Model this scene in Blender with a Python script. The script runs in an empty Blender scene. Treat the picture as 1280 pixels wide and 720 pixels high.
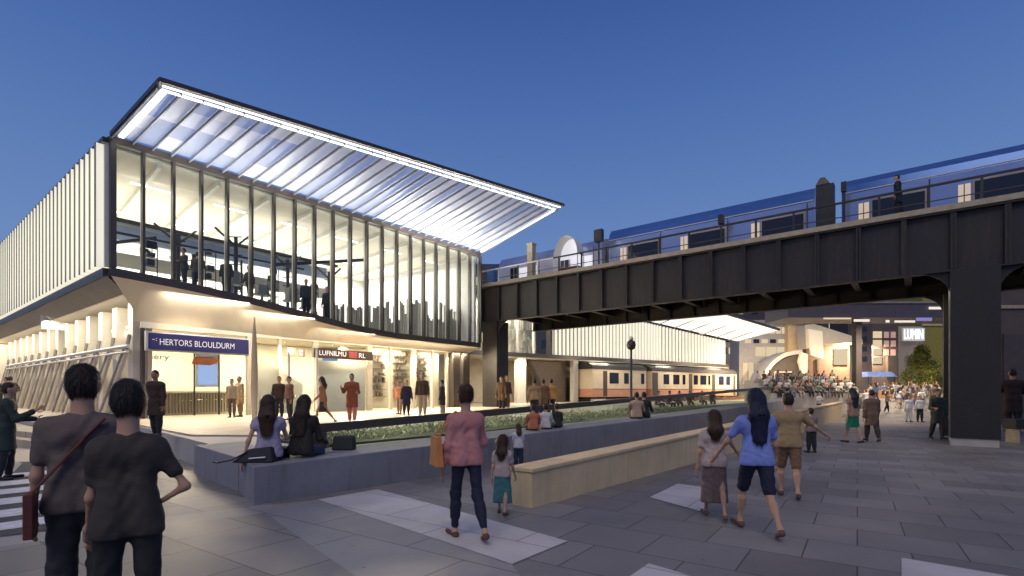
import bpy, math, random
import numpy as np
from mathutils import Vector, Matrix
rnd = random.Random(7)
sc = bpy.context.scene
COL = sc.collection
R = math.radians
H0 = 1.6                       # eye height

# ------------------------------------------------------------------ frames
UX, UY = 0.618, 0.786          # along the glazed front
P0 = (-14.13, 18.0)
def G(a, b, z=0.0):
    return Vector((P0[0] + UX * a - UY * b, P0[1] + UY * a + UX * b, z))
def AB(x, y):
    dx, dy = x - P0[0], y - P0[1]
    return UX * dx + UY * dy, -UY * dx + UX * dy
def D_of(x, y):
    return UX * x + UY * y
def ss(t):
    t = max(0.0, min(1.0, t)); return t * t * (3 - 2 * t)
def gz(x, y):
    """height of the open ground"""
    d = D_of(x, y); a, b = AB(x, y)
    z = -0.019 * max(0.0, min(26.0, d))
    k = max(0.0, min(1.0, (-10 - b) / 6.0))
    z += k * 1.2 * max(0.0, min(1.0, (d - 46) / 16.0))
    return z
def Q(px, py, Y):
    return Vector(((px - 640) / 640.0 * Y, Y, H0 + (488 - py) / 640.0 * Y))
def onz(px, py, z):
    Y = (H0 - z) * 640.0 / (py - 488.0)
    return Vector(((px - 640) / 640.0 * Y, Y, z))
def ong(px, py):
    z = 0.0
    for _ in range(40):
        p = onz(px, py, z); z = 0.5 * z + 0.5 * gz(p.x, p.y)
    p.z = gz(p.x, p.y); return p

# ------------------------------------------------------------------ objects
W = {}
def tag(o, label=None, cat=None, group=None, kind=None):
    if label: o['label'] = label
    if cat: o['category'] = cat
    if group: o['group'] = group
    if kind: o['kind'] = kind
    return o
def thing(name, label, cat, loc=(0, 0, 0), rz=0.0, group=None):
    o = bpy.data.objects.new(name, None); COL.objects.link(o)
    o.location = loc; o.rotation_euler = (0, 0, rz); o.empty_display_size = 0.2
    W[o] = Matrix.Translation(Vector(loc)) @ Matrix.Rotation(rz, 4, 'Z')
    return tag(o, label, cat, group)
ROT_G = math.atan2(UY, UX)

class MB:
    def __init__(s, frame=None):
        s.v = []; s.f = []; s.m = []; s.fr = frame; s.mi = 0
    def add(s, pts, faces):
        n = len(s.v)
        for p in pts:
            p = s.fr(*p) if s.fr else Vector(p)
            s.v.append((p[0], p[1], p[2]))
        for f in faces:
            s.f.append([n + i for i in f]); s.m.append(s.mi)
        return s
    def box(s, x0, x1, y0, y1, z0, z1):
        p = [(x0,y0,z0),(x1,y0,z0),(x1,y1,z0),(x0,y1,z0),(x0,y0,z1),(x1,y0,z1),(x1,y1,z1),(x0,y1,z1)]
        return s.add(p, [(3,2,1,0),(4,5,6,7),(0,1,5,4),(1,2,6,5),(2,3,7,6),(3,0,4,7)])
    def hexa(s, b4, t4):
        return s.add(list(b4) + list(t4), [(3,2,1,0),(4,5,6,7),(0,1,5,4),(1,2,6,5),(2,3,7,6),(3,0,4,7)])
    def prism(s, poly, z0, z1):
        n = len(poly)
        zb = z0 if callable(z0) else (lambda x, y: z0)
        zt = z1 if callable(z1) else (lambda x, y: z1)
        pts = [(x, y, zb(x, y)) for x, y in poly] + [(x, y, zt(x, y)) for x, y in poly]
        fs = [tuple(range(n - 1, -1, -1)), tuple(range(n, 2 * n))]
        fs += [(i, (i + 1) % n, n + (i + 1) % n, n + i) for i in range(n)]
        return s.add(pts, fs)
    def beam(s, p, q, w, h, up=(0, 0, 1)):
        """rectangular bar between two points given in the frame"""
        fr = s.fr; s.fr = None
        P = fr(*p) if fr else Vector(p); Qp = fr(*q) if fr else Vector(q)
        d = (Qp - P).normalized(); u = Vector(up)
        if abs(d.dot(u)) > 0.95: u = Vector((1, 0, 0))
        r = d.cross(u).normalized() * (w / 2); t = r.cross(d).normalized() * (h / 2)
        pts = [P - r - t, P + r - t, P + r + t, P - r + t, Qp - r - t, Qp + r - t, Qp + r + t, Qp - r + t]
        s.add(pts, [(0,1,2,3),(7,6,5,4),(4,5,1,0),(5,6,2,1),(6,7,3,2),(7,4,0,3)])
        s.fr = fr; return s
    def tube(s, pts, rad, n=8, cap=True):
        fr = s.fr; s.fr = None
        P = [fr(*p) if fr else Vector(p) for p in pts]
        if not hasattr(rad, '__len__'): rad = [rad] * len(P)
        base = len(s.v); vs = []
        for i, p in enumerate(P):
            d = (P[min(i + 1, len(P) - 1)] - P[max(i - 1, 0)]).normalized()
            u = Vector((0, 0, 1)) if abs(d.z) < 0.9 else Vector((1, 0, 0))
            r = d.cross(u).normalized(); t = r.cross(d)
            for k in range(n):
                a = 2 * math.pi * k / n
                vs.append(p + r * (math.cos(a) * rad[i]) + t * (math.sin(a) * rad[i]))
        fs = []
        for i in range(len(P) - 1):
            for k in range(n):
                k2 = (k + 1) % n
                fs.append((i * n + k, i * n + k2, (i + 1) * n + k2, (i + 1) * n + k))
        if cap:
            fs.append(tuple(range(n - 1, -1, -1))); fs.append(tuple((len(P) - 1) * n + k for k in range(n)))
        s.add(vs, fs); s.fr = fr; return s
    def lathe(s, c, prof, n=16):
        """c: base point; prof: [(r, z)]"""
        pts = [(c[0] + r * math.cos(2*math.pi*k/n), c[1] + r * math.sin(2*math.pi*k/n), c[2] + z) for r, z in prof for k in range(n)]
        fs = [(i*n+k, i*n+(k+1)%n, (i+1)*n+(k+1)%n, (i+1)*n+k) for i in range(len(prof)-1) for k in range(n)]
        fs.append(tuple(range(n-1, -1, -1))); fs.append(tuple((len(prof)-1)*n+k for k in range(n)))
        return s.add(pts, fs)
    def build(s, name, mats, parent=None, smooth=False, label=None, bevel=0):
        me = bpy.data.meshes.new(name)
        v = s.v
        if parent is not None:
            M = W[parent].inverted(); v = [tuple(M @ Vector(p)) for p in v]
        me.from_pydata(v, [], s.f)
        if not isinstance(mats, (list, tuple)): mats = [mats]
        for m in mats: me.materials.append(m)
        if len(mats) > 1: me.polygons.foreach_set('material_index', s.m)
        if smooth: me.polygons.foreach_set('use_smooth', [True] * len(me.polygons))
        me.update()
        o = bpy.data.objects.new(name, me); COL.objects.link(o)
        if parent is not None:
            o.parent = parent; W[o] = W[parent].copy()
        else: W[o] = Matrix.Identity(4)
        if label: o['label'] = label
        if bevel:
            bv = o.modifiers.new('soft', 'BEVEL'); bv.width = bevel; bv.segments = 2; bv.limit_method = 'ANGLE'
        return o

# ------------------------------------------------------------------ materials
def nt_new(name):
    m = bpy.data.materials.new(name); m.use_nodes = True
    nt = m.node_tree; nt.nodes.clear()
    out = nt.nodes.new('ShaderNodeOutputMaterial'); return m, nt, out
def link(nt, a, b): nt.links.new(a, b)
def mk(name, col, rough=0.6, metal=0.0, var=0.18, scale=2.0, bump=0.0, bscale=40.0, spec=0.5, emit=None, es=0.0, sub=0.0):
    m, nt, out = nt_new(name)
    p = nt.nodes.new('ShaderNodeBsdfPrincipled')
    p.inputs['Roughness'].default_value = rough; p.inputs['Metallic'].default_value = metal
    p.inputs['Specular IOR Level'].default_value = spec
    tc = nt.nodes.new('ShaderNodeTexCoord')
    if var > 0:
        nz = nt.nodes.new('ShaderNodeTexNoise'); nz.inputs['Scale'].default_value = scale; nz.inputs['Detail'].default_value = 6
        nz.inputs['Roughness'].default_value = 0.65
        link(nt, tc.outputs['Object'], nz.inputs['Vector'])
        rp = nt.nodes.new('ShaderNodeValToRGB')
        rp.color_ramp.elements[0].position = 0.3; rp.color_ramp.elements[1].position = 0.72
        rp.color_ramp.elements[0].color = (*[c * (1 - var) for c in col], 1)
        rp.color_ramp.elements[1].color = (*[min(1, c * (1 + var)) for c in col], 1)
        link(nt, nz.outputs['Fac'], rp.inputs['Fac']); link(nt, rp.outputs['Color'], p.inputs['Base Color'])
        mr = nt.nodes.new('ShaderNodeMapRange'); mr.inputs['To Min'].default_value = max(0.02, rough - 0.1); mr.inputs['To Max'].default_value = min(1, rough + 0.12)
        link(nt, nz.outputs['Fac'], mr.inputs['Value']); link(nt, mr.outputs['Result'], p.inputs['Roughness'])
    else:
        p.inputs['Base Color'].default_value = (*col, 1)
    if bump > 0:
        n2 = nt.nodes.new('ShaderNodeTexNoise'); n2.inputs['Scale'].default_value = bscale; n2.inputs['Detail'].default_value = 4
        link(nt, tc.outputs['Object'], n2.inputs['Vector'])
        b = nt.nodes.new('ShaderNodeBump'); b.inputs['Strength'].default_value = bump; b.inputs['Distance'].default_value = 0.02
        link(nt, n2.outputs['Fac'], b.inputs['Height']); link(nt, b.outputs['Normal'], p.inputs['Normal'])
    if emit:
        p.inputs['Emission Color'].default_value = (*emit, 1); p.inputs['Emission Strength'].default_value = es
    link(nt, p.outputs['BSDF'], out.inputs['Surface'])
    return m
def mk_hair(name, col):
    m, nt, out = nt_new(name)
    p = nt.nodes.new('ShaderNodeBsdfPrincipled'); p.inputs['Roughness'].default_value = 0.5; p.inputs['Specular IOR Level'].default_value = 0.35
    tc = nt.nodes.new('ShaderNodeTexCoord'); mp = nt.nodes.new('ShaderNodeMapping'); mp.inputs['Scale'].default_value = (110, 110, 9)
    nz = nt.nodes.new('ShaderNodeTexNoise'); nz.inputs['Scale'].default_value = 1.0; nz.inputs['Detail'].default_value = 4
    link(nt, tc.outputs['Object'], mp.inputs['Vector']); link(nt, mp.outputs[0], nz.inputs['Vector'])
    rp = nt.nodes.new('ShaderNodeValToRGB'); rp.color_ramp.elements[0].position = .3; rp.color_ramp.elements[1].position = .75
    rp.color_ramp.elements[0].color = (*[c*.5 for c in col], 1); rp.color_ramp.elements[1].color = (*[c*1.9 for c in col], 1)
    link(nt, nz.outputs['Fac'], rp.inputs['Fac']); link(nt, rp.outputs[0], p.inputs['Base Color'])
    b = nt.nodes.new('ShaderNodeBump'); b.inputs['Strength'].default_value = 0.8; b.inputs['Distance'].default_value = 0.012
    link(nt, nz.outputs['Fac'], b.inputs['Height']); link(nt, b.outputs[0], p.inputs['Normal']); link(nt, p.outputs[0], out.inputs['Surface']); return m
def mk_streak(name, col, rough, dirt, amount=0.5, joint=0.0, metal=0.0, fine=1.0):
    """concrete or painted iron with vertical run marks"""
    m = mk(name, col, rough, metal=metal, var=0.14, scale=1.3, bump=0.3, bscale=55); nt = m.node_tree
    p = next(n for n in nt.nodes if n.type == 'BSDF_PRINCIPLED'); src = p.inputs['Base Color'].links[0].from_socket
    tc = next(n for n in nt.nodes if n.type == 'TEX_COORD')
    mp = nt.nodes.new('ShaderNodeMapping'); mp.inputs['Scale'].default_value = (3.5*fine, 3.5*fine, 0.5)
    nz = nt.nodes.new('ShaderNodeTexNoise'); nz.inputs['Scale'].default_value = 1.0; nz.inputs['Detail'].default_value = 7; nz.inputs['Roughness'].default_value = 0.7
    link(nt, tc.outputs['Object'], mp.inputs['Vector']); link(nt, mp.outputs[0], nz.inputs['Vector'])
    mr = nt.nodes.new('ShaderNodeMapRange'); mr.inputs['From Min'].default_value = 0.5; mr.inputs['From Max'].default_value = 0.75; mr.inputs['To Max'].default_value = amount
    link(nt, nz.outputs['Fac'], mr.inputs['Value'])
    mx = nt.nodes.new('ShaderNodeMix'); mx.data_type = 'RGBA'; link(nt, mr.outputs[0], mx.inputs[0]); link(nt, src, mx.inputs[6]); mx.inputs[7].default_value = (*dirt, 1)
    link(nt, mx.outputs[2], p.inputs['Base Color']); return m
def mk_emit(name, col, s):
    m, nt, out = nt_new(name)
    e = nt.nodes.new('ShaderNodeEmission'); e.inputs['Color'].default_value = (*col, 1); e.inputs['Strength'].default_value = s
    link(nt, e.outputs[0], out.inputs['Surface']); return m
def mk_glass(name, tint=(0.93, 0.96, 0.95), refl=1.0, rough=0.02):
    m, nt, out = nt_new(name)
    t = nt.nodes.new('ShaderNodeBsdfTransparent'); t.inputs['Color'].default_value = (*tint, 1)
    g = nt.nodes.new('ShaderNodeBsdfGlossy'); g.inputs['Roughness'].default_value = rough
    f = nt.nodes.new('ShaderNodeFresnel'); f.inputs['IOR'].default_value = 1.45
    mu = nt.nodes.new('ShaderNodeMath'); mu.operation = 'MULTIPLY'; mu.inputs[1].default_value = refl
    mx = nt.nodes.new('ShaderNodeMixShader')
    ge = nt.nodes.new('ShaderNodeNewGeometry'); iv = nt.nodes.new('ShaderNodeMath'); iv.operation = 'SUBTRACT'; iv.inputs[0].default_value = refl
    link(nt, ge.outputs['Backfacing'], iv.inputs[1]); iv.use_clamp = True; link(nt, iv.outputs[0], mu.inputs[1])
    link(nt, f.outputs[0], mu.inputs[0]); link(nt, mu.outputs[0], mx.inputs[0])
    link(nt, t.outputs[0], mx.inputs[1]); link(nt, g.outputs[0], mx.inputs[2]); link(nt, mx.outputs[0], out.inputs['Surface'])
    return m
def mk_frit(name, white, tint, amount):
    """fritted glass: part clear, part white translucent"""
    m, nt, out = nt_new(name)
    t = nt.nodes.new('ShaderNodeBsdfTransparent'); t.inputs['Color'].default_value = (*tint, 1)
    d = nt.nodes.new('ShaderNodeBsdfDiffuse'); d.inputs['Color'].default_value = (*white, 1)
    tr = nt.nodes.new('ShaderNodeBsdfTranslucent'); tr.inputs['Color'].default_value = (*white, 1)
    a = nt.nodes.new('ShaderNodeMixShader'); a.inputs[0].default_value = 0.4
    link(nt, d.outputs[0], a.inputs[1]); link(nt, tr.outputs[0], a.inputs[2])
    b = nt.nodes.new('ShaderNodeMixShader'); b.inputs[0].default_value = amount
    link(nt, t.outputs[0], b.inputs[1]); link(nt, a.outputs[0], b.inputs[2])
    g = nt.nodes.new('ShaderNodeBsdfGlossy'); g.inputs['Roughness'].default_value = 0.35
    c = nt.nodes.new('ShaderNodeMixShader'); c.inputs[0].default_value = 0.05
    link(nt, b.outputs[0], c.inputs[1]); link(nt, g.outputs[0], c.inputs[2]); link(nt, c.outputs[0], out.inputs['Surface'])
    return m
def mk_paving(name, base, rot, bw, bh, mortar, var=0.25, rough=0.55):
    m, nt, out = nt_new(name)
    p = nt.nodes.new('ShaderNodeBsdfPrincipled'); p.inputs['Specular IOR Level'].default_value = 0.4
    tc = nt.nodes.new('ShaderNodeTexCoord'); mp = nt.nodes.new('ShaderNodeMapping'); mp.inputs['Rotation'].default_value[2] = rot
    link(nt, tc.outputs['Object'], mp.inputs['Vector'])
    br = nt.nodes.new('ShaderNodeTexBrick'); br.inputs['Scale'].default_value = 1.0
    br.inputs['Brick Width'].default_value = bw; br.inputs['Row Height'].default_value = bh
    br.inputs['Mortar Size'].default_value = 0.009; br.inputs['Mortar Smooth'].default_value = 0.3
    br.inputs['Color1'].default_value = (*[c * (1 - var) for c in base], 1); br.inputs['Color2'].default_value = (*[c * (1 + var) for c in base], 1)
    br.inputs['Mortar'].default_value = (*mortar, 1); br.offset = 0.5
    link(nt, mp.outputs[0], br.inputs['Vector'])
    nz = nt.nodes.new('ShaderNodeTexNoise'); nz.inputs['Scale'].default_value = 0.7; nz.inputs['Detail'].default_value = 9; nz.inputs['Roughness'].default_value = 0.7
    link(nt, tc.outputs['Object'], nz.inputs['Vector'])
    mr = nt.nodes.new('ShaderNodeMapRange'); mr.inputs['From Min'].default_value = 0.3; mr.inputs['From Max'].default_value = 0.7
    mr.inputs['To Min'].default_value = 0.78; mr.inputs['To Max'].default_value = 1.15
    link(nt, nz.outputs['Fac'], mr.inputs['Value'])
    mx = nt.nodes.new('ShaderNodeMix'); mx.data_type = 'RGBA'; mx.blend_type = 'MULTIPLY'; mx.inputs[0].default_value = 1.0
    link(nt, br.outputs['Color'], mx.inputs[6]); link(nt, mr.outputs[0], mx.inputs[7])
    vo = nt.nodes.new('ShaderNodeTexVoronoi'); vo.inputs['Scale'].default_value = 2.6; vo.inputs['Randomness'].default_value = 1.0
    link(nt, tc.outputs['Object'], vo.inputs['Vector'])
    vr = nt.nodes.new('ShaderNodeMapRange'); vr.inputs['From Min'].default_value = 0.035; vr.inputs['From Max'].default_value = 0.06; vr.inputs['To Min'].default_value = 0.62; vr.inputs['To Max'].default_value = 1.0
    link(nt, vo.outputs['Distance'], vr.inputs['Value'])
    n3 = nt.nodes.new('ShaderNodeTexNoise'); n3.inputs['Scale'].default_value = 0.16; n3.inputs['Detail'].default_value = 5; n3.inputs['Distortion'].default_value = 0.8
    link(nt, tc.outputs['Object'], n3.inputs['Vector'])
    n4 = nt.nodes.new('ShaderNodeMapRange'); n4.inputs['From Min'].default_value = 0.35; n4.inputs['From Max'].default_value = 0.65; n4.inputs['To Min'].default_value = 0.80; n4.inputs['To Max'].default_value = 1.12
    link(nt, n3.outputs['Fac'], n4.inputs['Value'])
    m4 = nt.nodes.new('ShaderNodeMath'); m4.operation = 'MULTIPLY'; link(nt, vr.outputs[0], m4.inputs[0]); link(nt, n4.outputs[0], m4.inputs[1])
    my = nt.nodes.new('ShaderNodeMix'); my.data_type = 'RGBA'; my.blend_type = 'MULTIPLY'; my.inputs[0].default_value = 1.0
    link(nt, mx.outputs[2], my.inputs[6]); link(nt, m4.outputs[0], my.inputs[7]); link(nt, my.outputs[2], p.inputs['Base Color'])
    n2 = nt.nodes.new('ShaderNodeTexNoise'); n2.inputs['Scale'].default_value = 90; n2.inputs['Detail'].default_value = 3
    link(nt, tc.outputs['Object'], n2.inputs['Vector'])
    ad = nt.nodes.new('ShaderNodeMath'); ad.operation = 'MULTIPLY_ADD'; ad.inputs[1].default_value = -0.6
    link(nt, br.outputs['Fac'], ad.inputs[0])
    sc_ = nt.nodes.new('ShaderNodeMath'); sc_.operation = 'MULTIPLY'; sc_.inputs[1].default_value = 0.2
    link(nt, n2.outputs['Fac'], sc_.inputs[0]); link(nt, sc_.outputs[0], ad.inputs[2])
    b = nt.nodes.new('ShaderNodeBump'); b.inputs['Strength'].default_value = 0.5; b.inputs['Distance'].default_value = 0.012
    link(nt, ad.outputs[0], b.inputs['Height']); link(nt, b.outputs[0], p.inputs['Normal'])
    m2 = nt.nodes.new('ShaderNodeMapRange'); m2.inputs['To Min'].default_value = rough - 0.15; m2.inputs['To Max'].default_value = rough + 0.2
    link(nt, nz.outputs['Fac'], m2.inputs['Value']); link(nt, m2.outputs[0], p.inputs['Roughness'])
    link(nt, p.outputs[0], out.inputs['Surface']); return m
def mk_random(name, cols, rough=0.8):
    """colour picked per object (crowd clothing)"""
    m, nt, out = nt_new(name)
    p = nt.nodes.new('ShaderNodeBsdfPrincipled'); p.inputs['Roughness'].default_value = rough
    oi = nt.nodes.new('ShaderNodeObjectInfo'); rp = nt.nodes.new('ShaderNodeValToRGB'); cr = rp.color_ramp; cr.interpolation = 'CONSTANT'
    while len(cr.elements) < len(cols): cr.elements.new(0.5)
    for i, c in enumerate(cols):
        cr.elements[i].position = i / len(cols); cr.elements[i].color = (*c, 1)
    link(nt, oi.outputs['Random'], rp.inputs['Fac']); link(nt, rp.outputs[0], p.inputs['Base Color']); link(nt, p.outputs[0], out.inputs['Surface'])
    return m
def mk_foliage(name, c0, c1):
    m, nt, out = nt_new(name)
    d = nt.nodes.new('ShaderNodeBsdfPrincipled'); d.inputs['Roughness'].default_value = 0.5
    tr = nt.nodes.new('ShaderNodeBsdfTranslucent')
    g = nt.nodes.new('ShaderNodeNewGeometry'); rp = nt.nodes.new('ShaderNodeValToRGB')
    rp.color_ramp.elements[0].color = (*c0, 1); rp.color_ramp.elements[1].color = (*c1, 1)
    link(nt, g.outputs['Random Per Island'], rp.inputs['Fac']); link(nt, rp.outputs[0], d.inputs['Base Color']); link(nt, rp.outputs[0], tr.inputs['Color'])
    mx = nt.nodes.new('ShaderNodeMixShader'); mx.inputs[0].default_value = 0.3
    link(nt, d.outputs[0], mx.inputs[1]); link(nt, tr.outputs[0], mx.inputs[2]); link(nt, mx.outputs[0], out.inputs['Surface']); return m

MT = {}
MT['paving'] = mk_paving('grey_stone_paving', (0.225, 0.21, 0.205), R(-146), 0.95, 0.86, (0.075, 0.07, 0.07), 0.20)
MT['pale_paving'] = mk_paving('pale_stone_paving', (0.60, 0.565, 0.555), R(-146), 2.1, 0.95, (0.2, 0.2, 0.22), 0.06)
MT['side_paving'] = mk_paving('light_pavement', (0.31, 0.295, 0.295), R(-146), 1.6, 1.3, (0.12, 0.12, 0.13), 0.06)
MT['terrace'] = mk_paving('beige_terrace_stone', (0.50, 0.42, 0.31), R(-51.8), 0.9, 0.6, (0.32, 0.26, 0.19), 0.08)
MT['asphalt'] = mk('asphalt', (0.035, 0.036, 0.045), 0.75, var=0.3, scale=3, bump=0.5, bscale=160)
MT['road_paint'] = mk('worn_white_road_paint', (0.55, 0.56, 0.62), 0.6, var=0.25, scale=9)
MT['concrete'] = mk_streak('grey_concrete', (0.25, 0.24, 0.26), 0.75, (0.13, 0.12, 0.125), 0.6)
MT['concrete_light'] = mk('pale_concrete', (0.42, 0.39, 0.36), 0.7, var=0.12, scale=1.5, bump=0.2)
MT['sandstone'] = mk_streak('cream_sandstone', (0.74, 0.55, 0.31), 0.7, (0.42, 0.30, 0.17), 0.5)
MT['dark_steel'] = mk('dark_grey_steel', (0.05, 0.045, 0.045), 0.45, metal=0.3, var=0.2)
MT['bronze'] = mk('dark_bronze_frame', (0.09, 0.075, 0.065), 0.4, metal=0.4, var=0.15)
MT['black_steel'] = mk_streak('black_painted_iron', (0.016, 0.014, 0.013), 0.55, (0.035, 0.022, 0.014), 0.6, fine=1.6)
MT['girder'] = mk_streak('brown_black_painted_iron', (0.021, 0.017, 0.015), 0.5, (0.075, 0.045, 0.026), 0.65, fine=1.6)
MT['edge_stone'] = mk('buff_walkway_edge', (0.42, 0.35, 0.25), 0.7, var=0.2, scale=4)
MT['white_metal'] = mk('white_coated_metal', (0.72, 0.70, 0.65), 0.4, var=0.06)
MT['soffit'] = mk('beige_soffit_panel', (0.64, 0.58, 0.47), 0.55, var=0.05, scale=0.6)
MT['cream'] = mk('cream_plaster', (0.66, 0.58, 0.44), 0.7, var=0.08)
MT['plaster_warm'] = mk('warm_white_plaster', (0.72, 0.66, 0.55), 0.7, var=0.06)
MT['grey_panel'] = mk('grey_wall_panel', (0.30, 0.28, 0.25), 0.6, var=0.12)
MT['brown_panel'] = mk('brown_timber_panel', (0.17, 0.12, 0.08), 0.55, var=0.25, scale=5)
MT['dark_brown'] = mk('dark_brown_cladding', (0.07, 0.055, 0.045), 0.6, var=0.2)
MT['ceil'] = mk('beige_ceiling', (0.66, 0.61, 0.52), 0.7, var=0.05)
MT['fin_gap_shade'] = mk('painted_fin_gap_shade', (0.36, 0.34, 0.28), 0.5, var=0.1)  # dark strip on each fin front, painted in as the shade of the gaps
MT['hall_white'] = mk('white_hall_wall', (0.82, 0.80, 0.77), 0.7, var=0.05)
MT['rib'] = mk('grey_canopy_rib', (0.16, 0.17, 0.20), 0.4, var=0.05)
MT['glass'] = mk_glass('clear_glass')
MT['glass_dim'] = mk_glass('greenish_glass', (0.86, 0.94, 0.88), 1.0, 0.04)
MT['canopy0'] = mk_frit('fritted_canopy_glass', (0.86, 0.88, 0.9), (0.80, 0.90, 0.98), 0.58)
MT['canopy1'] = mk_frit('denser_canopy_glass', (0.9, 0.91, 0.92), (0.75, 0.84, 0.96), 0.74)
MT['canopy2'] = mk_frit('clearer_canopy_glass', (0.84, 0.87, 0.9), (0.72, 0.82, 0.98), 0.30)
MT['fin'] = mk('glowing_white_glass_fin', (0.78, 0.76, 0.66), 0.3, var=0.05, emit=(1.0, 0.96, 0.78), es=0.62)  # glow put into the fins in place of light from inside
MT['lit_panel'] = mk('backlit_fritted_panel', (0.6, 0.58, 0.5), 0.3, var=0.05, emit=(1.0, 0.93, 0.72), es=0.20)
MT['led'] = mk_emit('white_led_strip', (1.0, 0.96, 0.88), 3.2)
MT['led_cool'] = mk_emit('cool_led_strip', (0.93, 0.96, 1.0), 2.4)
MT['lamp_warm'] = mk_emit('warm_lamp', (1.0, 0.85, 0.6), 4.0)
MT['lit_window'] = mk_emit('lit_window', (1.0, 0.80, 0.52), 0.75)
MT['lit_window_white'] = mk_emit('white_lit_window', (1.0, 0.92, 0.82), 0.9)
MT['sign_white'] = mk_emit('backlit_white_sign', (1.0, 1.0, 1.0), 2.2)
MT['blue_led'] = mk_emit('violet_blue_led', (0.42, 0.40, 0.95), 0.55)
MT['screen'] = mk_emit('lit_blue_screen', (0.45, 0.58, 0.95), 0.9)
MT['sign_blue'] = mk('navy_sign_board', (0.03, 0.03, 0.14), 0.5, var=0.1)
MT['sign_brown'] = mk('dark_brown_sign_board', (0.05, 0.03, 0.02), 0.5, var=0.1)
MT['letter'] = mk('white_lettering', (0.85, 0.83, 0.85), 0.5, var=0, emit=(1, 0.96, 0.95), es=0.25)
MT['letter_dark'] = mk('dark_lettering', (0.05, 0.045, 0.04), 0.5, var=0)
MT['red_block'] = mk('dull_red_block', (0.35, 0.06, 0.06), 0.6, var=0)
MT['orange_board'] = mk('orange_red_board', (0.55, 0.17, 0.06), 0.5, var=0.05)
MT['train_blue'] = mk('blue_train_paint', (0.10, 0.21, 0.50), 0.16, metal=0.45, var=0.08, scale=0.6)
MT['train_lilac'] = mk('silver_blue_train_side', (0.34, 0.40, 0.60), 0.18, metal=0.45, var=0.08, scale=0.6)
MT['train_white'] = mk('pale_train_side', (0.62, 0.62, 0.72), 0.3, metal=0.1, var=0.08)
MT['train_dark'] = mk('dark_train_window', (0.02, 0.02, 0.03), 0.08, var=0)
MT['train_lit'] = mk('lit_train_interior', (0.6, 0.5, 0.4), 0.4, var=0.1, scale=3, emit=(1.0, 0.76, 0.52), es=0.40)
MT['train_lit_white'] = mk('white_lit_train_interior', (0.7, 0.7, 0.72), 0.4, var=0.15, scale=3, emit=(0.95, 0.93, 1.0), es=0.6)
MT['carriage_cream'] = mk('cream_carriage_paint', (0.74, 0.60, 0.40), 0.45, var=0.08)
MT['carriage_salmon'] = mk('salmon_carriage_paint', (0.60, 0.29, 0.17), 0.45, var=0.1)
MT['carriage_roof'] = mk('dark_carriage_roof', (0.035, 0.03, 0.03), 0.6, var=0.15)
MT['red_stripe'] = mk('dull_red_strip', (0.22, 0.05, 0.03), 0.5, var=0.1)
MT['brick'] = mk_paving('brown_brick', (0.20, 0.12, 0.09), 0, 0.6, 0.25, (0.12, 0.09, 0.08), 0.2)
MT['olive'] = mk('olive_render', (0.32, 0.27, 0.06), 0.8, var=0.15)
MT['orange_stone'] = mk('orange_stone', (0.50, 0.30, 0.13), 0.8, var=0.2)
MT['tower'] = mk('dark_tower_cladding', (0.075, 0.06, 0.06), 0.6, var=0.2)
MT['purple_deck'] = mk('purple_grey_deck', (0.10, 0.085, 0.10), 0.5, var=0.15)
MT['leaf'] = mk_foliage('leaf_green', (0.08, 0.10, 0.05), (0.36, 0.36, 0.24))
MT['leaf_dark'] = mk_foliage('dark_leaf', (0.03, 0.05, 0.008), (0.17, 0.17, 0.03))
MT['bark'] = mk('bark', (0.09, 0.06, 0.04), 0.9, var=0.3, scale=12)
MT['soil'] = mk('dark_soil', (0.05, 0.05, 0.03), 0.9, var=0.4, scale=8)
MT['leather_black'] = mk('black_cloth', (0.015, 0.015, 0.02), 0.7, var=0.2, scale=8)
MT['orange_bag'] = mk('orange_cloth', (0.55, 0.22, 0.07), 0.7, var=0.15, scale=8)
MT['eye'] = mk('dark_eye', (0.02, 0.015, 0.012), 0.2, var=0)
MT['lip'] = mk('lip', (0.30, 0.10, 0.08), 0.5, var=0)

def lamp(name, loc, target, sx, sy, watt, col=(1, 0.85, 0.62), spread=180):
    L = bpy.data.lights.new(name, 'AREA'); L.shape = 'RECTANGLE'; L.size = sx; L.size_y = sy; L.energy = watt; L.color = col
    L.spread = R(spread)
    o = bpy.data.objects.new(name, L); COL.objects.link(o); o.location = loc
    d = Vector(target) - Vector(loc); o.rotation_euler = d.to_track_quat('-Z', 'Y').to_euler()
    return o
def lamp_g(name, abz, down, sa, sb, watt, col=(1, 0.85, 0.62), spread=180):
    """area lamp aligned with the building frame; down=(da,db,dz)"""
    L = bpy.data.lights.new(name, 'AREA'); L.shape = 'RECTANGLE'; L.size = sa; L.size_y = sb; L.energy = watt; L.color = col; L.spread = R(spread)
    o = bpy.data.objects.new(name, L); COL.objects.link(o)
    z = -(G(*down) - G(0, 0, 0)).normalized(); x = (G(1, 0, 0) - G(0, 0, 0)).normalized(); x = (x - z * x.dot(z)).normalized(); y = z.cross(x)
    M = Matrix((x, y, z)).transposed().to_4x4(); M.translation = G(*abz); o.matrix_world = M
    return o
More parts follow.
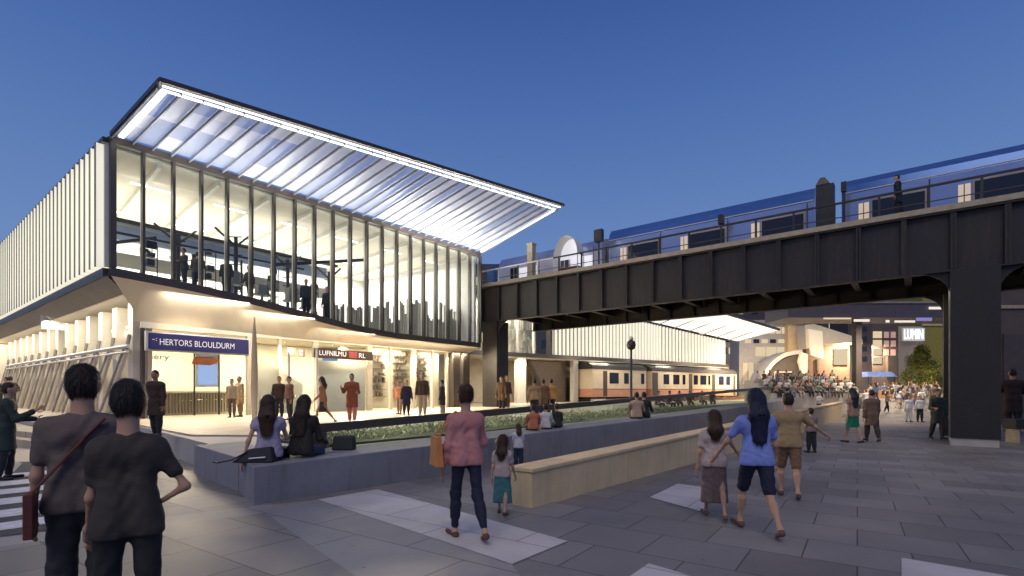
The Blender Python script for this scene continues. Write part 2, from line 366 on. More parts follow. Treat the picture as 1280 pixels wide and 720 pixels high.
def text_into(mb, s, width, height, origin, xdir, up, depth=0.01):
    """flat lettering as real geometry, scaled to width x height"""
    cu = bpy.data.curves.new('lettering', 'FONT'); cu.body = s; cu.size = 1; cu.resolution_u = 3
    ob = bpy.data.objects.new('lettering', cu); COL.objects.link(ob)
    dg = bpy.context.evaluated_depsgraph_get(); ev = ob.evaluated_get(dg); me = ev.to_mesh()
    co = [Vector(v.co) for v in me.vertices]; fs = [tuple(p.vertices) for p in me.polygons]
    ev.to_mesh_clear(); bpy.data.objects.remove(ob); bpy.data.curves.remove(cu)
    if not co: return
    x0 = min(c.x for c in co); x1 = max(c.x for c in co); y0 = min(c.y for c in co); y1 = max(c.y for c in co)
    O = Vector(origin); X = Vector(xdir).normalized(); U = Vector(up).normalized()
    fr = mb.fr; mb.fr = None
    mb.add([O + X * ((c.x - x0) / (x1 - x0) * width) + U * ((c.y - y0) / (y1 - y0) * height) for c in co], fs)
    mb.fr = fr

# ------------------------------------------------------------------ people
def sd_cone(P, a, b, r1, r2):
    a = np.array(a, np.float32); b = np.array(b, np.float32); ba = b - a; L = float(np.dot(ba, ba)) + 1e-9
    t = np.clip(((P - a) @ ba) / L, 0, 1)
    return np.linalg.norm(P - a - t[..., None] * ba, axis=-1) - (r1 + (r2 - r1) * t)
def sd_ell(P, c, r, ax=None):
    q = P - np.array(c, np.float32)
    if ax is not None: q = q @ np.array(ax, np.float32).T
    r = np.array(r, np.float32)
    k0 = np.linalg.norm(q / r, axis=-1); k1 = np.linalg.norm(q / (r * r), axis=-1) + 1e-9
    return k0 * (k0 - 1.0) / k1
def smin(a, b, k):
    h = np.maximum(k - np.abs(a - b), 0) / k
    return np.minimum(a, b) - h * h * k * 0.25
def nets(prims, h, k, cuts=(), wr=0.0, ph=0.0, hairy=0.0):
    """one closed skin round a list of tapered limbs (surface nets)"""
    lo = np.array([1e9] * 3); hi = -lo
    for p in prims:
        if p[0] == 'c': pts = [(p[1], p[3]), (p[2], p[4])]
        else: pts = [(p[1], max(p[2]))]
        for c, r in pts:
            lo = np.minimum(lo, np.array(c) - r); hi = np.maximum(hi, np.array(c) + r)
    lo -= 2.5 * h; hi += 2.5 * h
    n = np.ceil((hi - lo) / h).astype(int) + 1
    ax = [lo[i] + np.arange(n[i]) * h for i in range(3)]
    P = np.stack(np.meshgrid(*ax, indexing='ij'), -1).astype(np.float32)
    f = None
    for p in prims:
        if p[0] == 'c': d = sd_cone(P, *p[1:5])
        else: d = sd_ell(P, p[1], p[2], p[3] if len(p) > 3 else None)
        f = d if f is None else smin(f, d, k)
    if wr:
        x, y, z = P[..., 0], P[..., 1], P[..., 2]
        f = f + wr * (np.sin(z*46 + 9*np.sin(x*11 + ph) + 6*y + ph) * np.sin(x*17 - y*13 + z*9 + 2*ph) + 0.6*np.sin(x*38 + z*21 + 5*np.sin(z*14 + ph) + y*25))
    if hairy:
        x, y, z = P[..., 0], P[..., 1], P[..., 2]
        f = f + hairy * (np.sin(x*150 + 6*np.sin(z*22 + ph)) * np.sin(y*140 + 5*np.sin(z*18)) + 0.8*np.sin(x*47 + ph)*np.sin(y*53 + z*31))
    for c in cuts:                              # (point, normal): keep the side the normal points away from
        q = (P - np.array(c[0], np.float32)) @ np.array(c[1], np.float32)
        f = np.maximum(f, q)
    ins = f < 0
    nx, ny, nz = f.shape
    c8 = [(i, j, k2) for i in (0, 1) for j in (0, 1) for k2 in (0, 1)]
    def sh(A, o): return A[o[0]:nx - 1 + o[0], o[1]:ny - 1 + o[1], o[2]:nz - 1 + o[2]]
    cnt = sum(sh(ins, o).astype(int) for o in c8)
    act = (cnt > 0) & (cnt < 8)
    acc = np.zeros(act.shape + (3,), np.float32); num = np.zeros(act.shape, np.float32)
    for o in c8:
        for d in range(3):
            if o[d]: continue
            o2 = list(o); o2[d] = 1
            fa, fb = sh(f, o), sh(f, o2); cr = (fa < 0) != (fb < 0)
            t = np.where(cr, fa / (fa - fb + 1e-12), 0)
            pos = np.zeros(act.shape + (3,), np.float32); pos[..., :] = o; pos[..., d] += t
            acc += pos * cr[..., None]; num += cr
    idx = -np.ones(act.shape, int); ii = np.argwhere(act); idx[act] = np.arange(len(ii))
    V = (ii + acc[act] / np.maximum(num[act], 1)[:, None]) * h + lo
    F = []
    for d in range(3):
        e = [1, 2, 0][d]; g = [2, 0, 1][d]
        s0 = [slice(None)] * 3; s1 = [slice(None)] * 3; s0[d] = slice(0, -1); s1[d] = slice(1, None)
        cr = ins[tuple(s0)] != ins[tuple(s1)]
        w = np.argwhere(cr)
        w = w[(w[:, e] > 0) & (w[:, g] > 0) & (w[:, e] < f.shape[e] - 1) & (w[:, g] < f.shape[g] - 1)]
        if not len(w): continue
        a0 = w.copy(); b0 = w.copy(); b0[:, e] -= 1; c0 = b0.copy(); c0[:, g] -= 1; d0 = w.copy(); d0[:, g] -= 1
        q = np.stack([idx[tuple(x.T)] for x in (c0, d0, a0, b0)], 1)
        inside = ins[tuple(w.T)]
        q = np.where(inside[:, None], q, q[:, ::-1])
        F.append(q[(q >= 0).all(1)])
    F = np.concatenate(F) if F else np.zeros((0, 4), int)
    return V, F.tolist()

POSES = {
 'stand':  dict(hip=(3, -3), knee=(4, 4), sh=(4, -2), ab=(9, 9), el=(12, 14), lean=2),
 'walk':   dict(hip=(24, -16), knee=(12, 24), sh=(-20, 22), ab=(8, 8), el=(14, 28), lean=4),
 'walk2':  dict(hip=(-16, 24), knee=(26, 10), sh=(22, -20), ab=(8, 8), el=(28, 14), lean=4),
 'stroll': dict(hip=(13, -9), knee=(8, 14), sh=(-9, 12), ab=(8, 9), el=(12, 18), lean=2),
 'phone':  dict(hip=(4, -4), knee=(5, 5), sh=(18, 26), ab=(10, 12), el=(70, 95), lean=3),
 'bag':    dict(hip=(10, -8), knee=(10, 12), sh=(-4, 10), ab=(10, 14), el=(20, 80), lean=3),
 'folded': dict(hip=(2, -2), knee=(3, 3), sh=(22, 22), ab=(14, 14), el=(88, 88), lean=0),
 'elbow':  dict(hip=(6, -4), knee=(6, 6), sh=(10, -8), ab=(12, 52), el=(25, 80), lean=3),
 'reachL': dict(hip=(-14, 18), knee=(20, 8), sh=(26, -6), ab=(30, 10), el=(15, 14), lean=3),
 'reachR': dict(hip=(14, -10), knee=(8, 14), sh=(6, 28), ab=(10, 48), el=(14, 20), lean=5),
 'handup': dict(hip=(16, -10), knee=(10, 18), sh=(-4, 40), ab=(10, 30), el=(14, 20), lean=2),
 'sit':    dict(hip=(86, 84), knee=(84, 82), sh=(26, 24), ab=(12, 12), el=(45, 48), lean=8),
 'sitlean':dict(hip=(84, 80), knee=(80, 78), sh=(38, 10), ab=(14, 12), el=(40, 60), lean=14),
 'sitarm': dict(hip=(86, 84), knee=(84, 82), sh=(-16, 30), ab=(16, 10), el=(8, 60), lean=-2),
}
PM = {}
def pmat(kind, col, rough=0.8):
    key = (kind, col)
    if key not in PM:
        PM[key] = mk(kind, col, rough, var=0.16 if kind != 'skin' else 0.05, scale=7, bump=0.25 if kind not in ('skin',) else 0, bscale=30)
    return PM[key]
SKINS = [(0.50, 0.29, 0.19), (0.36, 0.19, 0.11), (0.20, 0.10, 0.06), (0.58, 0.36, 0.25)]

def person(loc, Hh, yaw, label, top, bottom, hair, skin=0, pose='stand', group=None, shoes=(0.03, 0.025, 0.025),
           female=False, h=0.02, child=False, head_turn=0, bag=None, seat=None, extra=None, name='person', slim=1.0):
    """loc: point under the figure (ground, or seat top when seated); yaw 0 looks away along +Y"""
    ps = dict(POSES[pose]);
    if extra: ps.update(extra)
    S = Hh; seated = pose.startswith('sit')
    hs = 1.18 if child else 1.0                 # children have larger heads
    th, sk, ank = 0.245 * S, 0.243 * S, 0.042 * S
    shw = (0.098 if female else 0.113) * S; hpw = 0.050 * S
    fat = S / 1.72 * (0.90 if female else 1.0) * (1.0 if not child else 1.08) * slim; shw *= slim
    lam = R(ps['lean']); sp = Vector((0, math.sin(lam), math.cos(lam)))
    J = {}
    pel = Vector((0, 0, 0))
    for i, sd in enumerate((-1, 1)):
        hj = pel + Vector((sd * hpw, 0, 0)); f = R(ps['hip'][i]); kf = R(ps['knee'][i])
        spread = 0.10 if seated else 0.03
        kn = hj + Vector((sd * spread * th, math.sin(f) * th, -math.cos(f) * th))
        g = f - kf
        an = kn + Vector((0, math.sin(g) * sk, -math.cos(g) * sk))
        toe_a = min(0, g) * 0.7
        toe = an + Vector((sd * 0.02 * S, math.cos(toe_a) * 0.105 * S, math.sin(toe_a) * 0.105 * S - 0.024 * S))
        heel = an + Vector((0, -0.022 * S, -0.026 * S))
        J['leg', i] = (hj, kn, an, toe, heel)
    if seated: zoff = 0.078 * S
    else: zoff = -min(min(J['leg', i][3].z, J['leg', i][4].z) for i in (0, 1)) + 0.017 * S
    off = Vector((0, 0, zoff))
    for i in (0, 1): J['leg', i] = tuple(p + off for p in J['leg', i])
    pel = pel + off
    waist = pel + sp * 0.115 * S; chest = pel + sp * 0.215 * S; nb = pel + sp * 0.295 * S
    htl = lam * 0.3
    hd = nb + Vector((0, math.sin(htl) * 0.115 * S + 0.012 * S, math.cos(htl) * 0.115 * S))
    hd = hd + Vector((0, 0, 0.012 * S * (hs - 1) * 5))
    for i, sd in enumerate((-1, 1)):
        sj = pel + sp * 0.253 * S + Vector((sd * shw, 0, 0))
        a = R(ps['sh'][i]); b = R(ps['ab'][i]); e = R(ps['el'][i])
        def dirn(al): return Vector((sd * math.sin(b), math.sin(al) * math.cos(b), -math.cos(al) * math.cos(b)))
        el = sj + dirn(a) * 0.172 * S
        fd = dirn(a + e); fd.x *= 0.3 if e > 0.9 else 0.8; 
        if ps.get('cross') or pose == 'folded': fd.x = -sd * 0.75
        if ps.get('akimbo') == i: fd = Vector((-sd * 0.80, 0.25, -0.55))
        fd.normalize()
        wr = el + fd * 0.150 * S; ha = wr + fd * 0.052 * S
        J['arm', i] = (sj, el, wr, ha, fd)
    T = np.array
    def L(p): return (p.x, p.y, p.z)
    u = fat
    prims = []
    def tc(grow, thin=0.0):
        g = grow
        w = 0.9 if female else 1.0
        return [('c', L(chest + Vector((-0.062*S, 0, 0.02*S))), L(chest + Vector((0.062*S, 0, 0.02*S))), 0.088*u+g, 0.088*u+g),
                ('c', L(nb + Vector((-shw*0.78, 0, -0.036*S))), L(nb + Vector((-0.02*S, -0.006*S, -0.022*S))), 0.042*u+g*.6, 0.050*u+g*.6), ('c', L(nb + Vector((shw*0.78, 0, -0.036*S))), L(nb + Vector((0.02*S, -0.006*S, -0.022*S))), 0.042*u+g, 0.050*u+g),
                ('c', L(chest + Vector((-0.045*S, 0, 0))), L(waist + Vector((-0.036*S*w, 0, 0))), 0.086*u+g, 0.080*u*w+g),
                ('c', L(chest + Vector((0.045*S, 0, 0))), L(waist + Vector((0.036*S*w, 0, 0))), 0.086*u+g, 0.080*u*w+g),
                ('c', L(waist + Vector((-0.03*S, 0, 0))), L(pel + Vector((-0.045*S, -0.008*S, 0.0))), 0.080*u+g, 0.092*u+g),
                ('c', L(waist + Vector((0.03*S, 0, 0))), L(pel + Vector((0.045*S, -0.008*S, 0.0))), 0.080*u+g, 0.092*u+g)]
    def armp(i, g, upto=1.0, rad=1.0):
        sj, el, wr, ha, fd = J['arm', i]; out = []
        m = sj.lerp(el, min(1, upto))
        out.append(('c', L(sj), L(m), 0.050*u*rad+g, (0.050 - 0.012*min(1, upto))*u*rad+g))
        if upto > 1: out.append(('c', L(el), L(el.lerp(wr, upto - 1)), 0.039*u*rad+g, (0.039 - 0.011*(upto-1))*u*rad+g))
        return out
    def legp(i, g, upto=2.0, rad=1.0):
        hj, kn, an, toe, heel = J['leg', i]; out = []
        m = hj.lerp(kn, min(1, upto))
        out.append(('c', L(hj), L(m), 0.082*u*rad+g, (0.082 - 0.026*min(1, upto))*u*rad+g))
        if upto > 1:
            t = upto - 1; calf = kn.lerp(an, 0.3) + Vector((0, -0.012*S, 0))
            out.append(('c', L(kn), L(kn.lerp(an, min(t, 1))), 0.056*u*rad+g, (0.056 - 0.022*min(t,1))*u*rad+g))
            if t >= 0.5: out.append(('c', L(calf), L(kn.lerp(an, 0.55)), 0.052*u*rad+g, 0.044*u*rad+g))
        return out
    thin = -0.006 * S
    # --- body: one continuous skin
    ct, st = math.cos(R(head_turn)), math.sin(R(head_turn))
    HX = Vector((ct, st, 0)); HY = Vector((-st, ct, 0))
    def hp(x, y, z): return L(hd + HX * (x * S * hs) + HY * (y * S * hs) + Vector((0, 0, z * S * hs)))
    axm = [list(HX), list(HY), [0, 0, 1]]
    prims = tc(thin)
    for i in (0, 1):
        prims += armp(i, -0.004*S if True else 0, 2.0)
        prims += legp(i, -0.004*S, 2.0)
        sj, el, wr, ha, fd = J['arm', i]
        prims.append(('c', L(wr), L(ha), 0.023*u, 0.027*u))
        hj, kn, an, toe, heel = J['leg', i]
        prims.append(('c', L(an), L(heel), 0.030*u, 0.026*u)); prims.append(('c', L(heel), L(toe), 0.026*u, 0.020*u))
    prims.append(('c', L(nb + Vector((0,0,-0.01*S))), L(hd + Vector((0, -0.008*S, -0.03*S))), 0.036*S*(0.9 if female else 1.0), 0.031*S))
    prims.append(('e', hp(0, -0.004, 0.010), (0.044*S*hs, 0.054*S*hs, 0.056*S*hs), axm))
    prims.append(('e', hp(0, 0.012, -0.026), (0.033*S*hs, 0.037*S*hs, 0.038*S*hs), axm))
    if h < 0.03:
        prims.append(('c', hp(0, 0.050, 0.004), hp(0, 0.057, -0.014), 0.006*S, 0.009*S))
        for sd in (-1, 1): prims.append(('e', hp(sd*0.044, -0.006, -0.006), (0.007*S, 0.012*S, 0.018*S), axm))
    V, F = nets(prims, h, 0.024 * S)
    mb = MB(); mb.add([tuple(v) for v in V], F)
    if h <= 0.03:                                # five fingers on each hand, curled
        for i, sd in enumerate((-1, 1)):
            sj, el, wr, ha, fd = J['arm', i]
            side = fd.cross(Vector((sd, 0, 0.001)));
            side = Vector((0, 1, 0)) if side.length < 0.1 else side.normalized()
            palm = fd.cross(side).normalized() * (-sd if fd.cross(side).x * sd > 0 else sd)
            inw = Vector((-sd, 0, 0)); inw = (inw - fd * inw.dot(fd)).normalized()
            for q, ln in ((-1.5, 0.036), (-0.5, 0.044), (0.5, 0.042), (1.5, 0.033)):
                b0 = ha + side * (q * 0.0105 * S) + fd * 0.008 * S
                p1 = b0 + fd * ln * 0.5 * S + inw * 0.006 * S; p2 = p1 + (fd * 0.7 + inw * 0.7).normalized() * ln * 0.55 * S
                mb.tube([b0, p1, p2], [0.0055*S, 0.005*S, 0.0042*S], 6)
            b0 = wr.lerp(ha, 0.45) + side * 0.020 * S
            p1 = b0 + (fd * 0.6 + side * 0.6 + inw * 0.3).normalized() * 0.024 * S; p2 = p1 + (fd * 0.9 + inw * 0.4).normalized() * 0.022 * S
            mb.tube([b0, p1, p2], [0.0065*S, 0.006*S, 0.005*S], 6)
    if h < 0.03:
        mb.mi = 1
        for sd in (-1, 1):
            c = hd + HX*(sd*0.0185*S*hs) + HY*(0.0465*S*hs) + Vector((0, 0, 0.006*S*hs))
            mb.tube([c - HY*0.003*S, c + HY*0.004*S], [0.0075*S, 0.004*S], 7)
        mb.mi = 2
        c = hd + HY*(0.047*S*hs) + Vector((0, 0, -0.031*S*hs))
        mb.tube([c - HX*0.014*S, c + HX*0.014*S], [0.0045*S, 0.0045*S], 6)
    root = thing(name, label, 'person', loc, R(yaw), group)
    W_local = W[root]
    def put(mbx, nm, mats):
        mbx.v = [tuple(W_local @ Vector(p)) for p in mbx.v]
        return mbx.build(nm, mats, root, smooth=True)
    skm = pmat('skin', SKINS[skin])
    put(mb, 'body', [skm, MT['eye'], MT['lip']])
    # --- clothes
    g1 = 0.008 * S + 0.004
    def cloth(nm, pr, col, cuts=(), k=0.03):
        V, F = nets(pr, h, k * S, cuts, 0.0034 if h < .025 else 0.0, rnd.uniform(0, 6)); m = MB(); m.add([tuple(v) for v in V], F); return put(m, nm, pmat(nm, col))
    kind, col = top
    pr = tc(g1)
    slv = {'tshirt': 0.62, 'top': 0.25, 'shirt': 1.9, 'coat': 1.95, 'jumper': 1.9, 'dress': 0.4}[kind]
    gg = g1 if kind != 'coat' else g1 + 0.010
    if kind == 'coat': pr = tc(gg)
    for i in (0, 1): pr += armp(i, gg * (0.75 if slv > 1 else 0.85), slv, 0.96)
    hem = pel.z - 0.045 * S
    if kind not in ('coat', 'dress') and bottom[0] not in ('leggings0',):
        for sd in (-1, 1): pr.append(('c', L(pel + sp*0.06*S + Vector((sd*0.036*S, -0.004*S, 0))), L(pel + Vector((sd*0.050*S, -0.006*S, -0.03*S))), 0.084*u+g1*1.3, 0.094*u+g1*1.5))
    if kind in ('coat', 'dress') and not seated:
        lo = 0.22 if kind == 'coat' else 0.27
        kn0 = (J['leg',0][0] + J['leg',1][0]) / 2 + Vector((0, (J['leg',0][1].y + J['leg',1][1].y) * 0.3, -lo*S))
        for sd in (-1, 1): pr.append(('c', L(pel + Vector((sd*0.04*S, -0.005*S, 0))), L(kn0 + Vector((sd*0.05*S, 0, 0))), 0.092*u+gg, 0.105*u+gg))
        hem = kn0.z
    cuts = [((0, 0, hem), (0, 0, -1))]
    cuts.append((L(nb + Vector((0, 0, 0.024*S))), (0, 0, 1)))
    cloth({'tshirt': 't_shirt', 'top': 'sleeveless_top'}.get(kind, kind), pr, col, cuts)
    bk, bc = bottom
    if bk != 'none':
        pr = tc(g1 * 0.8)[5:]
        cuts = [((0, 0, pel.z + 0.075 * S), (0, 0, 1))]
        if bk in ('trousers', 'shorts', 'leggings'):
            up = {'trousers': 1.93, 'shorts': 0.92, 'leggings': 1.85}[bk]
            for i in (0, 1): pr += legp(i, g1 * (1.1 if bk != 'leggings' else 0.5), up, 1.0)
        else:
            lo = {'skirt': 0.24, 'long_skirt': 0.38}[bk]
            if seated:
                for i in (0, 1): pr += legp(i, g1 * 1.3, 1.1)
            else:
                y = (J['leg',0][1].y + J['leg',1][1].y) * 0.25
                for sd in (-1, 1):
                    pr.append(('c', L(pel + Vector((sd*0.04*S, 0, 0))), (sd*0.055*S, y, pel.z - lo*S), 0.090*u+g1, 0.115*u+g1))
                cuts.append(((0, 0, pel.z - lo*S), (0, 0, -1)))
        cloth(bk, pr, bc, cuts)
    if h < 0.035:
        for i in (0, 1):
            hj, kn, an, toe, heel = J['leg', i]
            V, F = nets([('c', L(an + Vector((0,0,-0.005*S))), L(heel), 0.034*u, 0.034*u), ('c', L(heel), L(toe), 0.034*u, 0.028*u)], h * 0.7, 0.02*S,
                        [((0, 0, an.z + 0.012*S), (0, 0, 1))])
            m = MB(); m.add([tuple(v) for v in V], F); put(m, 'shoe', pmat('shoe', shoes))
    # --- hair
    hk, hc = hair
    e0 = (0.004 if hk in ('short', 'cap') else 0.007) * S
    pr = [('e', hp(0, -0.010, 0.016), (0.0445*S*hs+e0, 0.053*S*hs+e0, 0.054*S*hs+e0), axm)]
    cuts = []
    nrm = (HY * 0.80 - Vector((0, 0, 0.60))).normalized()
    if hk in ('short', 'bun', 'cap'):
        cuts.append((hp(0, 0.020, 0.012), L(nrm))); cuts.append((hp(0, -0.02, -0.050), L((-HY*0.25 - Vector((0, 0, .97))).normalized()))); cuts.append((hp(0, 0.004, -0.022), L((HY*0.72 - Vector((0, 0, 0.69))).normalized())))
        if hk in ('short', 'bun'): pr.append(('e', hp(0, -0.022, -0.020), (0.036*S*hs+e0, 0.033*S*hs+e0*.6, 0.042*S*hs), axm))
    else:
        ln = 0.21 if hk == 'long' else 0.10
        bk0 = hd - HY * 0.030 * S; bk1 = nb + sp * (-ln*S + 0.04*S) - Vector((0, 0.105*u + 0.002*S, 0))
        cuts.append((hp(0, 0.014, 0.0), L((HY * 0.94 - Vector((0, 0, 0.34))).normalized())))
        for sd in (-1, 0, 1):
            pr.append(('c', L(bk0 + HX*(sd*0.024*S)), L(nb + HX*(sd*0.030*S) - HY*0.055*S - Vector((0, 0, -0.01*S))), 0.034*S*hs, 0.034*S))
            pr.append(('c', L(nb + HX*(sd*0.030*S) - HY*0.055*S), L(bk1 + HX*(sd*0.026*S)), 0.034*S, 0.020*S))
    if hk == 'bun': pr.append(('e', hp(0, -0.058, 0.040), (0.024*S,)*3))
    hh_ = h * (0.8 if h > .016 else .6)
    V, F = nets(pr, hh_, 0.03*S, cuts, hairy=0.0025 if h < .025 else 0.0, ph=rnd.uniform(0, 6)); m = MB(); m.add([tuple(v) for v in V], F)
    if ('hair', hc) not in PM: PM[('hair', hc)] = mk_hair('hair', hc)
    if h <= 0.0151 and len(F):                 # loose strands break the outline
        VV = [Vector(v) for v in V]; ctr = hd
        for q in range(1500 if h < .0135 else 900):
            f_ = F[rnd.randrange(len(F))]; c = (VV[f_[0]] + VV[f_[2]]) / 2
            nrm_ = (VV[f_[2]] - VV[f_[0]]).cross(VV[f_[3]] - VV[f_[1]])
            if nrm_.length < 1e-9: continue
            nrm_.normalize()
            if nrm_.dot(c - ctr) < 0 and c.z > nb.z: nrm_ = -nrm_
            dn = Vector((rnd.uniform(-.35, .35), rnd.uniform(-.35, .35), -1)); dn = (dn - nrm_ * dn.dot(nrm_))
            if dn.length < .2: dn = Vector((rnd.uniform(-1, 1), rnd.uniform(-1, 1), 0)) - nrm_ * 0
            dn.normalize(); ln = rnd.uniform(.025, .05) if hk in ('short', 'bun') else rnd.uniform(.05, .11)
            sd_ = dn.cross(nrm_).normalized() * .0022
            p0_ = c + nrm_ * .001; p1_ = c + dn * ln * .5 + nrm_ * rnd.uniform(.002, .006); p2_ = c + dn * ln + nrm_ * rnd.uniform(-.002, .007)
            m.add([p0_ - sd_, p0_ + sd_, p1_ + sd_*.8, p1_ - sd_*.8, p2_], [(0, 1, 2, 3), (3, 2, 4)])
    put(m, 'hair', PM[('hair', hc)])
    if bag:
        bkind, bcol = bag
        m = MB()
        if bkind == 'tote':                      # held against the left side
            c = pel + Vector((-0.19*S, 0.06*S, 0.05*S))
            m.hexa([(c.x-0.03, c.y-0.16, c.z-0.17), (c.x+0.05, c.y-0.16, c.z-0.17), (c.x+0.05, c.y+0.16, c.z-0.17), (c.x-0.03, c.y+0.16, c.z-0.17)],
                   [(c.x-0.015, c.y-0.14, c.z+0.16), (c.x+0.03, c.y-0.14, c.z+0.16), (c.x+0.03, c.y+0.14, c.z+0.16), (c.x-0.015, c.y+0.14, c.z+0.16)])
            st_ = nb + Vector((-0.07*S, 0, 0))
            m.tube([c + Vector((0, 0.10, 0.15)), st_ + Vector((0, 0.06*S, -0.01*S)), st_ + Vector((0, -0.02*S, 0.012*S)), c + Vector((0, -0.10, 0.15))], 0.010, 6)
        elif bkind == 'strap':                   # cross-body band with a small bag
            a0 = nb + Vector((0.07*S, -0.07*S, -0.01*S)); a1 = pel + Vector((-0.13*S, -0.09*S, 0.03*S))
            m.beam(L(a0), L(chest + Vector((0.01*S, -0.125*u, 0))), 0.045, 0.012); m.beam(L(chest + Vector((0.01*S, -0.125*u, 0))), L(a1), 0.045, 0.012)
            m.box(a1.x-0.015, a1.x+0.03, a1.y-0.06, a1.y+0.10, a1.z-0.24, a1.z+0.02)
        elif bkind == 'backpack':
            c = chest + Vector((0, -0.165*u - 0.03, -0.03*S))
            m.hexa([(c.x-0.14, c.y-0.07, c.z-0.20), (c.x+0.14, c.y-0.07, c.z-0.20), (c.x+0.14, c.y+0.06, c.z-0.20), (c.x-0.14, c.y+0.06, c.z-0.20)],
                   [(c.x-0.11, c.y-0.03, c.z+0.22), (c.x+0.11, c.y-0.03, c.z+0.22), (c.x+0.11, c.y+0.06, c.z+0.22), (c.x-0.11, c.y+0.06, c.z+0.22)])
        m.v = [tuple(W_local @ Vector(p)) for p in m.v]
        o = m.build({'tote': 'tote_bag', 'strap': 'shoulder_bag', 'backpack': 'backpack'}[bkind], pmat('bag_cloth', bcol), None, bevel=0.012)
        o.name = {'tote': 'tote_bag', 'strap': 'shoulder_bag', 'backpack': 'backpack'}[bkind]
        return root, o
    return root

# ------------------------------------------------------------------ ground
def ground():
    As = sorted(set([-300,-150,-80,-40,-20,-10,-5.42,0,5,10,15,20.58,26,32,40.58,44,48,52,56.58,62,80,120,200,400]))
    Bs = sorted(set([-400,-200,-100,-60,-40,-30,-24,-20,-16,-15,-14,-13,-12,-11,-10,-5,0,10,20,40,80,200,400]))
    mb = MB()
    pts = []
    for a in As:
        for b in Bs:
            p = G(a, b); pts.append((p.x, p.y, gz(p.x, p.y)))
    nb = len(Bs)
    mb.add(pts, [(i*nb+j+1, i*nb+j, (i+1)*nb+j, (i+1)*nb+j+1) for i in range(len(As)-1) for j in range(nb-1)])
    return tag(mb.build('plaza_ground', MT['paving']), kind='structure')
ground()
def sheet(name, poly_px, mat, lift):
    mb = MB(); ps = [ong(*p) for p in poly_px]
    mb.add([(p.x, p.y, p.z + lift) for p in ps], [tuple(range(len(ps)))])
    o = mb.build(name, mat); 
    me = o.data
    if me.polygons[0].normal.z < 0: me.flip_normals()
    return tag(o, kind='structure')
sheet('side_pavement', [(-500, 760), (-300, 719), (0, 672), (317, 633), (397, 625), (640, 706), (680, 760), (700, 900), (-700, 900)], MT['side_paving'], 0.004)
sheet('pale_paving_band', [(397, 625), (472, 612), (710, 677), (640, 706)], MT['pale_paving'], 0.008)
sheet('pale_paving_slab', [(812, 622), (847, 605), (893, 611), (880, 641)], MT['pale_paving'], 0.008)
sheet('pale_paving_slab', [(786, 722), (811, 705), (868, 722), (850, 760)], MT['pale_paving'], 0.008)
sheet('pale_paving_slab', [(1127, 698), (1262, 721), (1250, 760), (1127, 760)], MT['pale_paving'], 0.008)
# road with zebra crossing at the left
def absheet(name, ab, mat, lift):
    mb = MB(); ps = [G(a, b) for a, b in ab]
    mb.add([(p.x, p.y, gz(p.x, p.y) + lift) for p in ps], [tuple(range(len(ps)))])
    o = mb.build(name, mat)
    if o.data.polygons[0].normal.z < 0: o.data.flip_normals()
    return tag(o, kind='structure')
def pab(px, py):
    p = ong(px, py); return AB(p.x, p.y)
e1 = pab(140, 654); e2 = pab(60, 577)
absheet('road', [e1, e2, (e2[0] - 60, e2[1] + 48), (-80, e1[1] + 10), (-60, e1[1] - 0.4), pab(0, 672)], MT['asphalt'], 0.008)
zs = [(594, 599), (603, 608.5), (613, 619), (624.5, 632), (639, 648), (655, 664)]
xe = [58, 66, 75, 85, 95, 107]
for (y0, y1), xr in zip(zs, xe):
    def yl(x, y): return y - 0.145 * x * (y - 488) / 172.0
    sheet('crossing_stripe', [(-160, yl(-160, y0)), (xr, yl(xr, y0)), (xr + 4, yl(xr, y1)), (-160, yl(-160, y1))], MT['road_paint'], 0.013)

# raised terrace round the pavilion
TZ = 0.47
terr = [(-1.2, -13.4), (-0.9, -10.7), (0.1, -2.0), (-1.6, 2.0), (-2.0, 60), (26, 60), (44, 30), (64, 20), (64, -13.4)]
mb = MB(G); mb.prism(terr, -0.8, TZ); tag(mb.build('terrace', MT['concrete_light']), kind='structure')
q0 = onz(200, 548, TZ); q1 = onz(332, 546, TZ)
fl = [AB(q0.x, q0.y), AB(q1.x, q1.y), (1.3, -10.6), (20, -10.6), (60, -10.6), (62, 20), (44, 29), (26, 59), (-1.9, 59), (-1.5, 2.0), (0.1, -2.2)]
fl[0] = (max(fl[0][0], -0.4), fl[0][1])
mb = MB(G); mb.prism(fl, TZ - 0.01, TZ + 0.045); tag(mb.build('terrace_paving', MT['terrace']), kind='structure')
TF = TZ + 0.045
# forecourt sheet and low steps at the left of the terrace
absheet('forecourt', [(-0.4, -8.5), e2, (e2[0] - 26, e2[1] + 21), (-26, 60), (-1.5, 60), (-1.2, 2)], MT['terrace'], 0.012)
for k in range(2):
    mb = MB(G); mb.prism([(-2.4 - 0.4*(1-k)*1.0 + 0.4, -2.5), (0.3, -2.5), (-1.0, 2), (-1.5, 50), (-2.9 - 0.5*(1-k), 50), (-2.6 - 0.5*(1-k), 2)], -0.3, 0.16 + 0.155*k)
    tag(mb.build('terrace_step', MT['terrace']), kind='structure')

